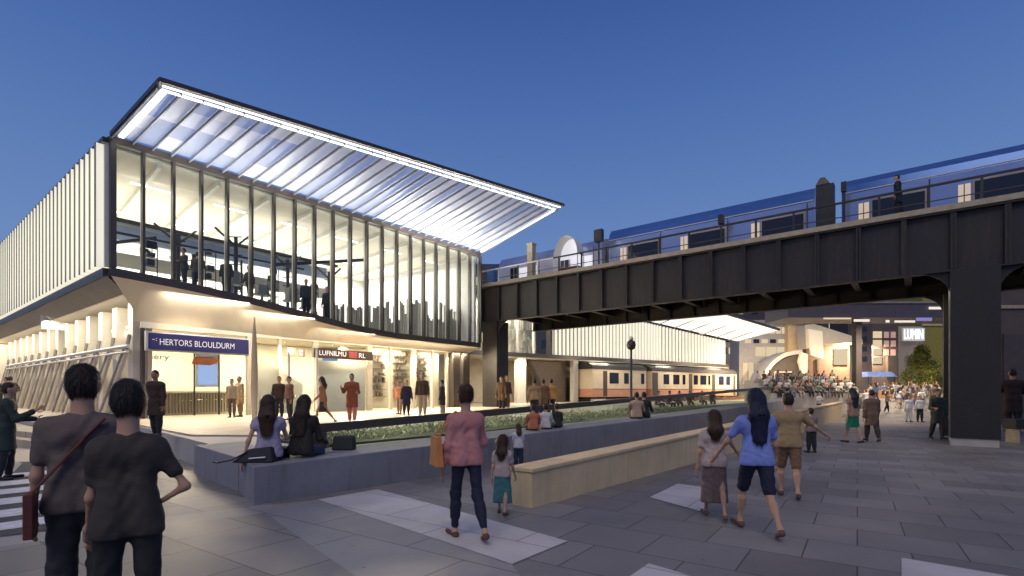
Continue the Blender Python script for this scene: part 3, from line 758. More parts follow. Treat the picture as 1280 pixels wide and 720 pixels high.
# blue-grey concrete seating wall along the plaza
def wz(a):
    pts = [(-1.9, 0.49), (19, 0.59), (45, 1.0), (70, 1.6)]
    for (a0, z0), (a1, z1) in zip(pts, pts[1:]):
        if a <= a1: return z0 + (z1 - z0) * (a - a0) / (a1 - a0)
    return 1.6
w = thing('seating_wall', 'long blue grey concrete seating wall the two seated women sit on', 'wall', G(-1.9, -14.7, 0), ROT_G)
mb = MB(G)
st = [-1.9, 4.1, 10.1, 16.1, 22.1, 28.1, 34.1, 40.1, 46]
for a0, a1 in zip(st, st[1:]):
    mb.hexa([(a0, -14.7, -0.9), (a1-.012, -14.7, -0.9), (a1-.012, -13.42, -0.9), (a0 + (0.36 if a0 < 0 else 0), -13.42, -0.9)],
            [(a0, -14.7, wz(a0)), (a1-.012, -14.7, wz(a1)), (a1-.012, -13.42, wz(a1)), (a0 + (0.36 if a0 < 0 else 0), -13.42, wz(a0))])
mb.build('wall_body', MT['concrete'], w, bevel=0.015)
mb = MB(G); mb.hexa([(-1.55, -13.40, -0.5), (-1.0, -13.40, -0.5), (-0.2, -10.7, -0.5), (-1.22, -10.7, -0.5)], [(-1.55, -13.40, .488), (-1.0, -13.40, .488), (-0.2, -10.7, .488), (-1.22, -10.7, .488)])
mb.build('end_block', MT['concrete'], w, bevel=0.015)
# cream wall in front of it
def cz(a): return 0.455 + 0.006 * a
w = thing('cream_wall', 'long low cream stone wall in front of the blue grey one', 'wall', G(0.6, -17.85, 0), ROT_G)
mb = MB(G)
st = [0.62 + 3.4*i for i in range(13)]
for a0, a1 in zip(st, st[1:]):
    mb.hexa([(a0, -17.85, -0.9), (a1-.008, -17.85, -0.9), (a1-.008, -17.45, -0.9), (a0, -17.45, -0.9)],
            [(a0, -17.85, cz(a0)-.06), (a1-.008, -17.85, cz(a1)-.06), (a1-.008, -17.45, cz(a1)-.06), (a0, -17.45, cz(a0)-.06)])
mb.build('wall_body', MT['sandstone'], w, bevel=0.01)
mb = MB(G)
for a0, a1 in zip(st, st[1:]):
    mb.hexa([(a0-.02, -17.88, cz(a0)-.058), (a1-.004-.02, -17.88, cz(a1)-.058), (a1-.024, -17.42, cz(a1)-.058), (a0-.02, -17.42, cz(a0)-.058)],
            [(a0-.02, -17.88, cz(a0)), (a1-.024, -17.88, cz(a1)), (a1-.024, -17.42, cz(a1)), (a0-.02, -17.42, cz(a0))])
mb.build('coping', MT['sandstone'], w, bevel=0.01)

# balustrade with dark rail over the planted bed
def rz_(a): return 0.965 + 0.024 * a
w = thing('balustrade', 'dark thick handrail on glass above the green planted bed', 'balustrade', G(-0.4, -13.25, TZ), ROT_G)
mb = MB(G)
for a0, a1 in ((-0.35, 12), (12, 24), (24, 40)):
    mb.hexa([(a0, -13.33, rz_(a0)-.17), (a1, -13.33, rz_(a1)-.17), (a1, -13.15, rz_(a1)-.17), (a0, -13.15, rz_(a0)-.17)],
            [(a0, -13.33, rz_(a0)), (a1, -13.33, rz_(a1)), (a1, -13.15, rz_(a1)), (a0, -13.15, rz_(a0))])
mb.build('handrail', MT['bronze'], w)
mb = MB(G); mb.box(-0.42, 0.12, -13.36, -13.1, TZ, rz_(0)-.172); mb.build('end_post', MT['bronze'], w, bevel=0.01)
for i in range(13):
    a0 = 0.16 + i*3.0
    mb = MB(G); mb.hexa([(a0, -13.25, TZ+.02), (a0+2.9, -13.25, TZ+.02), (a0+2.9, -13.235, TZ+.02), (a0, -13.235, TZ+.02)],
                        [(a0, -13.25, rz_(a0)-.174), (a0+2.9, -13.25, rz_(a0+2.9)-.174), (a0+2.9, -13.235, rz_(a0+2.9)-.174), (a0, -13.235, rz_(a0)-.174)])
    mb.build('glass_panel', MT['glass_dim'], w)
# planted bed
mb = MB(G); mb.box(0.2, 40, -13.1, -10.9, TZ-.05, TZ+.05); tag(mb.build('planting_bed', MT['soil']), kind='structure')
def leaf(mb, c, s, el=1.6):
    a = rnd.uniform(0, 6.283); t = rnd.uniform(0.15, 1.2)
    d = Vector((math.cos(a)*math.cos(t), math.sin(a)*math.cos(t), math.sin(t))); r = d.cross(Vector((0,0,1))).normalized()
    r = (r + Vector((rnd.uniform(-.4,.4), rnd.uniform(-.4,.4), rnd.uniform(-.4,.4)))).normalized()
    c = Vector(c)
    mb.add([c, c + d*s*el*0.5 + r*s*0.32, c + d*s*el, c + d*s*el*0.5 - r*s*0.32], [(0,1,2,3)])
mb = MB()
for i in range(13000):
    a = 0.3 + 26 * rnd.random()**1.25; b = rnd.uniform(-13.05, -11.0)
    cl = math.sin(a*2.3)*math.sin(b*4.1 + a) * 0.5 + 0.5
    z = TZ + 0.05 + rnd.random() * (0.05 + 0.24*cl)
    leaf(mb, G(a, b, z), rnd.uniform(0.02, 0.06), 2.2)
tag(mb.build('ground_cover', MT['leaf']), 'low lit green planting behind the glass balustrade', None, kind='stuff')

# ------------------------------------------------------------------ pavilion
A1 = 19.45; ZT = 10.55
def zb(a):
    pts = [(-1, 5.62), (0, 5.62), (2.2, 5.5), (5.2, 5.22), (7.3, 4.93), (9.7, 4.62), (12.25, 4.42), (19.5, 4.38)]
    for (a0, z0), (a1, z1) in zip(pts, pts[1:]):
        if a <= a1: return z0 + (z1 - z0) * (a - a0) / (a1 - a0)
    return 4.38
pv = thing('glass_pavilion', 'big lit glass fronted pavilion with an upturned glazed canopy', 'building', G(0, 0, 0), ROT_G)
NB = 20; bw = A1 / NB
# front glazing
mb = MB(G)
for i in range(NB):
    a0, a1 = i*bw, (i+1)*bw
    mb.hexa([(a0, -0.12, zb(a0)), (a1, -0.12, zb(a1)), (a1, 0.2, zb(a1)), (a0, 0.2, zb(a0))],
            [(a0, -0.12, zb(a0)+.30), (a1, -0.12, zb(a1)+.30), (a1, 0.2, zb(a1)+.30), (a0, 0.2, zb(a0)+.30)])
mb.box(0, A1, -0.12, 0.2, ZT-.26, ZT)
fg = mb.build('front_glazing', MT['bronze'], pv)
for i in range(NB + 1):
    a = i*bw; wd = 0.05 if i else 0.2
    mb = MB(G); mb.box(a - (wd if i else 0.02), a + wd*0.75, -0.16, 0.05, zb(a)+.30, ZT-.26)
    mb.mi = 1
    mb.box(a - wd*.7, a + wd*0.6, 0.052, 0.17, zb(a)+.33, ZT-.33)
    mb.build('mullion', [MT['bronze'], MT['white_metal']], fg)
    if i < NB:
        mb = MB(G); a0, a1 = a + wd*0.75, a + bw - 0.052
        mb.hexa([(a0, 0.02, zb(a0)+.30), (a1, 0.02, zb(a1)+.30), (a1, 0.04, zb(a1)+.30), (a0, 0.04, zb(a0)+.30)],
                [(a0, 0.02, ZT-.26), (a1, 0.02, ZT-.26), (a1, 0.04, ZT-.26), (a0, 0.04, ZT-.26)])
        mb.build('pane', MT['glass'], fg)
# left finned side
BL = 46.0
mb = MB(G); mb.box(0.10, 0.16, 0.25, BL, 5.62+.32, ZT-.2); fs = mb.build('fritted_side_glazing', MT['lit_panel'], pv)
mb = MB(G); mb.box(-0.16, 0.2, 0.22, BL, 5.62, 5.92); mb.build('bottom_rail', MT['bronze'], fs)
mb = MB(G); mb.box(-0.16, 0.2, 0.22, BL, ZT-.18, ZT); mb.build('top_rail', MT['bronze'], fs)
nf = int(BL / 0.70)
for i in range(nf):
    b = 0.40 + i*0.70
    mb = MB(G); mb.box(-0.30, 0.06, b, b+.10, 5.96, ZT-.22); mb.mi = 1; mb.box(-0.335, -0.302, b, b+.10, 5.96, ZT-.22); mb.build('fin', [MT['fin'], MT['fin_gap_shade']], fs)
mb = MB(G)
for b in (4.2, 12.6, 21, 29.4): mb.box(0.17, 0.24, b, b+.25, 5.95, ZT-.2)
mb.build('inner_post', MT['grey_panel'], fs)
# roof, floor, walls, interior
mb = MB(G); mb.box(0, A1, 0.2, 13, ZT-.04, ZT+.06); mb.box(0, 9, 13.002, BL, ZT-.04, ZT+.06); mb.build('roof', MT['dark_steel'], pv)
mb = MB(G); mb.box(0.2, A1-.05, 0.22, 12.8, ZT-.32, ZT-.06)
mb.build('ceiling', MT['ceil'], pv)
mb = MB(G)
for i in range(NB):
    a0, a1 = i*bw, (i+1)*bw
    mb.hexa([(a0, 0.21, zb(a0)+.02), (a1, 0.21, zb(a1)+.02), (a1, 12.9, zb(a1)+.02), (a0, 12.9, zb(a0)+.02)],
            [(a0, 0.21, zb(a0)+.32), (a1, 0.21, zb(a1)+.32), (a1, 12.9, zb(a1)+.32), (a0, 12.9, zb(a0)+.32)])
mb.build('upper_floor', MT['hall_white'], pv)
mb = MB(G); mb.box(0.18, A1, 12.2, 12.4, 4.7, ZT-.33); bw_ = mb.build('back_wall', MT['hall_white'], pv)
mb = MB(G); mb.box(A1-.25, A1-.05, 0.25, 12.19, 4.7, ZT-.33); mb.build('end_wall', MT['hall_white'], pv)
mb = MB(G); mb.box(9, 9.2, 13.01, BL, 0.5, ZT-.05); mb.build('rear_wall', MT['plaster_warm'], pv)
# ceiling beams seen through the glass
for k in range(9):
    mb = MB(G); a = 1.6 + k*2.1; mb.beam((a, 0.3, ZT-.42), (a + 1.2, 12, ZT-.42), 0.14, 0.18); mb.build('ceiling_beam', MT['white_metal'], pv)
# gallery level across the hall
mb = MB(G); mb.box(0.3, 9.4, 3.2, 6.0, 8.35, 8.55); ga = mb.build('gallery', MT['hall_white'], pv)
mb = MB(G); mb.box(0.3, 11.0, 3.02, 3.19, 8.46, 8.58); mb.build('edge_beam', MT['dark_steel'], ga)
mb = MB(G); mb.box(0.3, 8.6, 2.3, 2.38, 7.74, 7.83); mb.build('rail', MT['dark_steel'], ga)
mb = MB(G); mb.box(0.3, 10.5, 3.3, 3.36, 7.75, 8.34); mb.build('sky_reflection_band', mk('painted_sky_reflection', (0.50, 0.58, 0.78), 0.8, var=0.12), ga)  # blue strip painted in for sky reflected in the glazing
mb = MB(G); mb.box(0.3, 6.4, 3.6, 3.72, 6.72, 7.3); mb.mi = 1; mb.box(6.4, 11.6, 4.6, 4.72, 6.9, 7.5); mb.mi = 0; mb.build('hung_panel', [MT['soffit'], MT['grey_panel']], ga)
mb = MB(G); mb.beam((0.4, 3.0, 7.35), (2.2, 2.6, 7.95), 0.12, 0.12); mb.build('stair_stringer', MT['dark_steel'], ga)
# steel tree columns
for a, b, h_ in ((3.0, 2.6, 8.3), (3.9, 3.4, 8.3), (5.2, 2.2, 8.6), (8.1, 3.0, 8.3), (10.2, 2.6, 8.0)):
    mb = MB(G); z0 = zb(a) + .33
    mb.tube([(a, b, z0), (a, b, h_)], 0.09, 8)
    for dz in np.arange(0.5, h_ - z0, 0.42):
        mb.tube([(a-.28, b, z0+dz), (a+.28, b, z0+dz+.12)], 0.025, 5)
    mb.tube([(a+.25, b, z0), (a+.25, b, h_-1.0)], 0.045, 6)
    mb.tube([(a, b, h_-.4), (a-.9, b, h_+.25)], 0.05, 6); mb.tube([(a, b, h_-.4), (a+.7, b, h_+.3)], 0.05, 6)
    mb.build('lattice_column', MT['dark_steel'], pv)
for a, b, h_ in ((1.7, 1.6, 1.5), (2.3, 4.2, 2.0), (4.4, 2.9, 2.3), (5.9, 3.6, 1.9), (6.6, 1.6, 1.7), (7.3, 2.8, 2.4), (8.8, 1.9, 1.8), (9.7, 3.2, 2.3)):
    mb = MB(G); z0 = zb(a) + .33
    mb.tube([(a-.22, b, z0), (a-.22, b, z0+h_)], 0.022, 5); mb.tube([(a+.22, b, z0), (a+.22, b, z0+h_)], 0.022, 5)
    for dz in np.arange(.3, h_, .36): mb.tube([(a-.22, b, z0+dz), (a+.22, b, z0+dz)], 0.016, 5)
    for q in range(4): dz = .3 + .36*rnd.randint(0, int(h_/.36)-1); mb.box(a-.16, a+rnd.uniform(-.05, .18), b-.12, b+.12, z0+dz+.02, z0+dz+rnd.uniform(.12, .28))
    mb.build('exhibit_rack', MT['dark_steel'], pv)
# slatted screens in the right half
mb = MB(G)
for i in range(78):
    a = 9.2 + i*0.128
    top = zb(a) + 1.2 + 1.35*min(1, max(0, (a-9.4)/6)) + rnd.uniform(-.15, .3)
    if rnd.random() < 0.30: top -= 0.9
    mb.box(a, a + rnd.uniform(0.04, 0.085), 1.5, 1.62, zb(a)+.33, top)
mb.build('slatted_screen', MT['grey_panel'], pv)
mb = MB(G); mb.beam((7.0, 2.2, 7.7), (12.0, 2.0, 8.9), 0.10, 0.16); mb.build('sloping_handrail', MT['dark_steel'], pv)
for a, b, s in ((4.6, 1.2, .9), (7.4, 1.3, 1.0), (8.6, 2.0, .8), (6.2, 1.8, .7)):
    mb = MB(G); z0 = zb(a) + .33
    mb.box(a-.35, a+.35, b-.25, b+.25, z0+.62, z0+.70); mb.box(a-.05, a+.05, b-.05, b+.05, z0, z0+.62); mb.box(a-.25, a+.25, b-.2, b+.2, z0+.71, z0+.71+s*0.55)
    o = mb.build('display_stand', MT['grey_panel'])
    tag(o, {4.6: 'grey display stand upstairs nearest the pavilion corner', 7.4: 'tallest grey display stand by the upstairs glass', 8.6: 'grey display stand upstairs beside the slatted screen', 6.2: 'smallest grey display stand upstairs, set back'}[a], 'display stand', 'display stands upstairs')
# luminaires under the ceiling
for k in range(6):
    for b in (2.6, 7.2):
        mb = MB(G); a = 2.0 + k*3.1; mb.box(a-.7, a+.7, b-.05, b+.05, ZT-.60, ZT-.55)
        mb.build('linear_light', MT['led'], pv)
# sloping soffits
mb = MB(G)
for i in range(NB):
    a0, a1 = max(0.0, i*bw), (i+1)*bw
    def zi(a): return 4.25 - 0.2*min(1, a/8)
    mb.add([(a0, -0.10, zb(a0)-.004), (a1, -0.10, zb(a1)-.004), (a1, 1.0, zi(a1)), (max(a0, 1.2) if i == 0 else a0, 1.0, zi(a0))], [(0, 1, 2, 3)])
mb.build('front_soffit', MT['soffit'], pv)
mb = MB(G)
mb.add([(-0.12, -0.1, 5.6), (-0.12, BL, 5.6), (0.55, BL, 5.15), (0.55, 0.45, 5.15)], [(0, 1, 2, 3)])
mb.build('side_fascia', MT['grey_panel'], pv)
mb = MB(G); mb.add([(0.55, 0.45, 5.148), (0.55, BL, 5.148), (2.6, BL, 4.9), (2.6, 1.0, 4.9)], [(0, 1, 2, 3)])
mb.add([(0.55, 0.45, 5.148), (2.6, 1.0, 4.9), (1.2, 1.0, 4.25)], [(0, 1, 2)])
mb.build('side_soffit', MT['plaster_warm'], pv)
# ground floor: glazed shopfront along the front
sf = None
mb = MB(G)
mb.box(1.2, A1, 0.98, 1.12, 4.0, 4.24)
sf = mb.build('shopfront', MT['plaster_warm'], pv)
for k, (a, wd) in enumerate(((1.2, .12), (5.15, .2), (6.6, .10), (8.35, .22), (11.5, .3), (13.0, .16), (14.6, .32), (16.2, .14), (17.4, .16), (18.2, .2))):
    mb = MB(G); mb.box(a, a+wd, 0.96, 1.14, TF, 3.998); mb.build('shopfront_post', MT['cream'] if k else MT['bronze'], sf)
pa = [1.32, 5.15, 6.6, 8.35, 11.5, 13.0, 14.6, 16.2, 17.4, 18.2]
for a0, a1 in zip(pa, pa[1:]):
    mb = MB(G); mb.box(a0+.3, a1-.01, 1.03, 1.05, TF+.02, 3.99); mb.build('shop_pane', MT['glass'], sf)
mb = MB(G); mb.box(1.5, 11.4, 5.2, 5.4, TF, 4.6); mb.build('lobby_wall', MT['plaster_warm'], pv)
mb = MB(G); mb.box(11.4, A1-.4, 3.4, 3.6, TF, 4.4); mb.build('shop_wall', MT['cream'], pv)
mb = MB(G); mb.box(1.3, A1-.3, 1.14, 5.19, 4.10, 4.24); mb.build('lobby_ceiling', MT['plaster_warm'], pv)
mb = MB(G); mb.box(8.6, 11.45, 1.16, 1.22, TF, 3.1); mb.build('white_hoarding', mk('pale_hoarding', (0.62, 0.58, 0.52), 0.6, var=0.05), pv)
mb = MB(G); mb.add([(5.4, 1.2, 3.3), (7.9, 1.2, 1.9), (7.9, 1.2, TF), (5.4, 1.2, TF)], [(0, 1, 2, 3)]); mb.build('stair_side', mk('pale_stair_side', (0.60, 0.55, 0.46), 0.6, var=0.05), pv)
for a in (13.3, 15.1, 16.8):
    mb = MB(G)
    for zz in np.arange(0.7, 3.6, 0.42): mb.box(a, a+1.1, 3.1, 3.38, TF+zz, TF+zz+.04)
    for q in range(34): 
        zz = 0.74 + 0.42*rnd.randint(0, 6); x = a + rnd.random()*0.95; mb.box(x, x+.1, 3.12, 3.3, TF+zz, TF+zz+rnd.uniform(.1,.3))
    mb.build('display_shelving', MT['brown_panel'], pv)
for a0 in (17.75, 18.65):
    mb = MB(G); mb.box(a0, a0+.62, 0.7, 1.2, TF, 3.99); mb.build('dark_pier', MT['dark_brown'], pv)
# ground floor, left side: pilasters, pipe rail and slanting struts
mb = MB(G); mb.box(1.45, 1.6, 1.1, 30, TF, 4.98); mb.build('side_wall', MT['cream'], pv)
for k in range(14):
    b = 1.3 + k*2.0
    mb = MB(G); mb.box(1.02, 1.44, b, b+.55, TF, 4.98); mb.build('pilaster', MT['plaster_warm'], pv)
    mb = MB(G); mb.box(1.36, 1.44, b+.75, b+1.8, 3.3, 4.9); mb.build('wall_panel', MT['grey_panel'], pv)
    mb = MB(G); mb.tube([(0.95, b+.3, 3.25), (0.62, b+2.1, TF)], 0.085, 8); mb.build('slanting_strut', MT['plaster_warm'], pv)
    mb = MB(G); mb.tube([(0.90, b+.6, 3.2), (0.55, b+2.6, TF)], 0.05, 8); mb.build('slanting_strut', MT['grey_panel'], pv)
    mb = MB(G); mb.beam((0.9, b+.25, 3.2), (0.95, b+.12, 3.75), 0.09, 0.09); mb.build('rail_bracket', MT['grey_panel'], pv)
for z, r in ((3.28, .075), (3.06, .05)):
    mb = MB(G); mb.tube([(0.80, 1.0, z), (0.80, 27, z)], r, 8); mb.build('pipe_rail', MT['white_metal'], pv)
mb = MB(G); mb.box(-1.3, 1.4, 29.2, 31.8, TF, 4.9); kb = mb.build('end_block', MT['plaster_warm'], pv)
mb = MB(G); mb.box(-0.6, 0.5, 29.12, 29.19, TF, 2.8); mb.build('door', MT['brown_panel'], kb)
# canopy
def cin(t): return Vector((0.02 + t*(A1-.02), -0.10, ZT+.03))
def cout(t): return Vector((0.12 + t*(A1+.05), -4.5 - 1.75*t, 10.86 + 1.44*t))
def cpt(t, u, dz=0.0):
    p = cin(t).lerp(cout(t), u); return (p.x, p.y, p.z + dz)
NR = 32; NP = 4
cmb = MB(G)
for i in range(NR):
    x0_ = rnd.random(); t0, t1 = i/NR, (i+1)/NR
    tone = 2 if x0_ < .55 - .45*t0 else (0 if x0_ < .9 - .45*t0 else 1)
    if t0 > .55 and tone == 2 and rnd.random() < .6: tone = 1
    for j in range(NP):
        u0, u1 = 0.02 + j/NP*0.93, 0.02 + (j+1)/NP*0.93
        cmb.mi = rnd.choice([0, 2, 2, 1]) if t0 < .22 else tone
        cmb.add([cpt(t0, u0), cpt(t1, u0), cpt(t1, u1), cpt(t0, u1)], [(0, 1, 2, 3)])
cn = cmb.build('canopy_glass', [MT['canopy0'], MT['canopy1'], MT['canopy2']], pv)
for i in range(NR + 1):
    t = i/NR
    mb = MB(G); mb.beam(cpt(t, 0.01, -.10), cpt(t, 0.955, -.10), 0.045, 0.11)
    mb.build('rib', MT['rib'], cn)
mb = MB(G); mb.beam(cpt(-0.002, 1.0, .0), cpt(1.004, 1.0, .0), 0.20, 0.14); mb.build('edge_beam', MT['bronze'], cn)
mb = MB(G); mb.beam(cpt(0.001, 0.0, .0), cpt(0.001, 1.0, .0), 0.16, 0.14); mb.build('side_beam', MT['bronze'], cn)
mb = MB(G); mb.beam(cpt(1.0, 0.0, .0), cpt(1.0, 1.0, .0), 0.12, 0.12); mb.build('side_beam', MT['white_metal'], cn)
mb = MB(G); mb.beam(cpt(0.004, 0.982, -.09), cpt(0.998, 0.982, -.09), 0.06, 0.03); mb.build('light_strip', MT['led'], cn)
mb = MB(G); mb.beam(cpt(0.006, 0.945, -.13), cpt(0.99, 0.945, -.13), 0.07, 0.05); mb.build('light_strip', MT['led_cool'], cn)
mb = MB(G); mb.beam(cpt(0.010, 0.06, -.12), cpt(0.010, 0.93, -.12), 0.16, 0.05); mb.build('light_strip', MT['led_cool'], cn)
mb = MB(G); mb.beam(cpt(0.992, 0.04, -.12), cpt(0.992, 0.93, -.12), 0.10, 0.05); mb.build('light_strip', MT['led_cool'], cn)

# signs on the shopfront
s1 = thing('fascia_sign', 'navy blue sign board with white letters over the shopfront', 'sign', G(1.34, 0.6, 3.2), ROT_G)
mb = MB(G); mb.box(1.34, 5.05, 0.62, 0.80, 3.18, 3.80); mb.build('board', MT['sign_blue'], s1)
mb = MB(G); mb.box(1.28, 5.11, 0.66, 0.84, 3.12, 3.176); mb.box(1.28, 5.11, 0.66, 0.84, 3.804, 3.86); mb.box(1.26, 1.335, 0.66, 0.84, 3.12, 3.86); mb.box(5.055, 5.12, 0.66, 0.84, 3.12, 3.86); mb.build('frame', MT['white_metal'], s1)
mb = MB(); xd = G(1, 0, 0) - G(0, 0, 0)
text_into(mb, 'HERTORS BLOULDURM', 2.75, 0.24, G(1.70, 0.612, 3.36), xd, (0, 0, 1)); text_into(mb, '-:', 0.16, 0.10, G(1.45, 0.612, 3.50), xd, (0, 0, 1))
mb.build('lettering', MT['letter'], s1)
s2 = thing('shop_sign', 'dark brown sign board with pale letters and a red block', 'sign', G(8.4, 0.6, 3.2), ROT_G)
mb = MB(G); mb.box(8.15, 11.6, 0.66, 0.82, 3.20, 3.66); mb.build('board', MT['sign_brown'], s2)
mb = MB(); text_into(mb, 'LUFNILMU', 1.5, 0.24, G(8.45, 0.652, 3.33), xd, (0, 0, 1)); text_into(mb, 'RL', 0.4, 0.24, G(10.72, 0.652, 3.31), xd, (0, 0, 1)); mb.build('lettering', MT['letter'], s2)
mb = MB(G); mb.box(10.12, 10.6, 0.64, 0.655, 3.28, 3.6); mb.build('red_block', MT['red_block'], s2)
s3 = thing('poster_display', 'free standing lit blue poster with an orange board above', 'display', G(3.5, 2.2, TF), ROT_G)
mb = MB(G); mb.box(3.55, 4.45, 2.2, 2.27, 1.75, 3.3); mb.build('frame', MT['white_metal'], s3)
mb = MB(G); mb.box(3.62, 4.38, 2.17, 2.195, 1.85, 2.75); mb.build('screen', MT['screen'], s3)
mb = MB(G); mb.add([(3.35, 2.15, 2.72), (3.45, 2.15, 3.05), (4.15, 2.15, 3.05), (4.55, 2.15, 2.92), (4.1, 2.15, 2.70)], [(0,1,2,3,4)]); mb.build('orange_board', MT['orange_board'], s3)
for a in (3.5, 4.5):
    mb = MB(G); mb.tube([(a, 2.25, TF), (a, 2.25, 3.3)], 0.035, 8); mb.build('post', MT['dark_steel'], s3)
mb = MB(); text_into(mb, 'Iumseery', 1.75, 0.34, G(1.75, 5.17, 2.95), xd, (0, 0, 1))
tag(mb.build('wall_lettering', MT['letter_dark']), 'dark lettering on the pale lobby wall under the navy sign', 'lettering')
for q, (a0, a1) in enumerate(((6.95, 7.35), (7.5, 7.85))):
    mb = MB(G); mb.box(a0, a1, 0.93, 0.955, 3.2, 3.62); mb.mi = 1
    for r_ in range(2):
        mb.box(a0+.08, a1-.12, 0.92, 0.929, 3.3+.15*r_, 3.37+.15*r_)
    tag(mb.build('notice_panel', [MT['brown_panel'], MT['letter']]), ['left of the two small brown notices beside the brown sign', 'right of the two small brown notices beside the brown sign'][q], 'notice', 'small notices on the shopfront')
# rack of bicycles-like clutter in the lobby: reception counter with baluster front
cnt = thing('reception_counter', 'long pale counter with a row of dark balusters in the lobby', 'counter', G(2.2, 3.0, TF), ROT_G)
mb = MB(G); mb.box(1.9, 5.3, 2.9, 3.4, TF+.98, TF+1.06); mb.build('counter_top', MT['cream'], cnt)
mb = MB(G); mb.box(1.95, 5.25, 3.1, 3.35, TF, TF+.979); mb.build('counter_body', MT['soffit'], cnt)
for i in range(26):
    mb = MB(G); a = 2.0 + i*0.125; mb.box(a, a+.045, 2.95, 3.0, TF+.1, TF+.95); mb.build('baluster', MT['brown_panel'], cnt)
# tapered mast and thin posts on the terrace
p = onz(318, 532, TF)
mb = MB(); mb.lathe((p.x, p.y, TF), [(0.13, 0), (0.13, .05), (0.07, .06), (0.10, 1.2), (0.085, 2.2), (0.05, 2.95), (0.012, 3.36)], 14)
tag(mb.build('tapered_mast', MT['sandstone'], smooth=True), 'slender tapered stone coloured mast right of the navy sign', 'mast')
for (px, py, hh, lb) in ((361, 522, 2.6, 'thin pale post behind the two seated women'), (396, 519, 2.9, 'thin pale post left of the woman in orange')):
    p = onz(px, py, TF); mb = MB(); mb.lathe((p.x, p.y, TF), [(0.10, 0), (0.10, .04), (0.05, .05), (0.045, hh-.05), (0.03, hh)], 12)
    tag(mb.build('slim_post', MT['soffit'], smooth=True), lb, 'post', 'slim posts on the terrace')

# ------------------------------------------------------------------ railway viaduct
AV = 20.4; VB0, VB1 = 0.9, -48.0; ZG0, ZG1 = 6.2, 8.38; VW = 6.2
PIERS = [-0.13, -24.0, -49.0]
vd = thing('railway_viaduct', 'dark iron railway viaduct crossing the plaza on black piers', 'viaduct', G(AV, 0, 0), ROT_G)
def arch_poly():
    top = []; bot = []
    return None
def girder(nm, a, mat, piers=PIERS):
    mb = MB(G)
    # web outline with quarter-round haunches at the piers
    pts_b = []
    for pb in PIERS: pass
    bs = [VB0]
    prof = []
    def zbot(b):
        z = ZG0
        for pb in piers:
            d = abs(b - pb) - 0.65
            r = 1.25
            if d < r:
                dd = max(0, d); z = min(z, ZG0 - (r - math.sqrt(max(0, r*r - (r - dd)**2))) * 0.8)
        return z
    n = 260
    for i in range(n):
        b0 = VB0 + (VB1 - VB0) * i / n; b1 = VB0 + (VB1 - VB0) * (i + 1) / n
        mb.add([(a, b0, zbot(b0)), (a, b1, zbot(b1)), (a, b1, ZG1), (a, b0, ZG1), (a+.06, b0, zbot(b0)), (a+.06, b1, zbot(b1)), (a+.06, b1, ZG1), (a+.06, b0, ZG1)],
               [(0,1,2,3), (7,6,5,4), (0,4,5,1), (3,2,6,7)])
    g = mb.build(nm, mat, vd)
    mb = MB(G); mb.box(a-.16, a+.24, VB1, VB0, ZG0-.06, ZG0); mb.build('bottom_flange', MT['girder'], g)
    mb = MB(G); mb.box(a-.20, a+.24, VB1, VB0, ZG1, ZG1+.08); mb.build('top_flange', MT['girder'], g)
    k = 0; b = VB0 - 0.3
    while b > VB1 and k < 60:
        mb = MB(G); mb.box(a-.17, a-.004, b-.035, b+.035, ZG0+.002, ZG1-.002); mb.box(a-.17, a-.155, b-.09, b+.09, ZG0+.002, ZG1-.002); mb.build('stiffener', mat, g); b -= 1.5; k += 1
    return g
girder('girder', AV, MT['girder']); girder('far_girder', AV+VW, MT['black_steel'], (-24.0, -49.0))
for i in range(24):
    b = 0.0 - i*2.0
    mb = MB(G); mb.box(AV+.25, AV+VW-.18, b-.06, b+.06, 6.7, 7.45); mb.box(AV+.25, AV+VW-.18, b-.14, b+.14, 6.64, 6.70); mb.build('cross_beam', MT['girder'], vd)
    mb = MB(G)
    mb.add([(AV+.07, b-.03, ZG0+.01), (AV+.9, b-.03, ZG0+.01+.75), (AV+.07, b-.03, ZG0+.9), (AV+.07, b+.03, ZG0+.01), (AV+.9, b+.03, ZG0+.76), (AV+.07, b+.03, ZG0+.9)], [(0,1,2), (5,4,3), (0,3,4,1)])
    mb.build('bracket', MT['girder'], vd)
mb = MB(G); mb.box(AV+.07, AV+VW-.01, VB1, VB0, 7.46, 8.0); mb.build('deck', MT['black_steel'], vd)
mb = MB(G); mb.box(AV-.24, AV+.95, VB1, VB0, ZG1+.085, ZG1+.30); mb.build('walkway_edge', MT['edge_stone'], vd)
mb = MB(G); mb.box(AV+.95, AV+VW+.1, VB1, VB0, 8.01, 8.5); mb.build('track_bed', MT['asphalt'], vd)
for pb in PIERS:
    gpt = G(AV+.5, pb)
    big = pb < -5
    mb = MB(G); hw = 0.70 if big else 0.62
    zz = gz(gpt.x, gpt.y)
    mb.box(AV-.30 if big else AV-.1, AV+1.1, pb-hw, pb+hw, zz+.30 if big else TF, ZG0-.062); pr_ = mb.build('pier', MT['black_steel'] if big else MT['girder'], vd)
    if big:
        mb = MB(G); mb.box(AV-.26, AV+1.05, pb-hw+.04, pb+hw-.02, zz-.15, zz+.298); mb.build('plinth', MT['concrete_light'], pr_)
    if big: mb = MB(G); mb.box(AV+VW-1.0, AV+VW+.3, pb-hw, pb+hw, zz-.4, ZG0-.062); big and mb.build('far_pier', MT['black_steel'], vd)
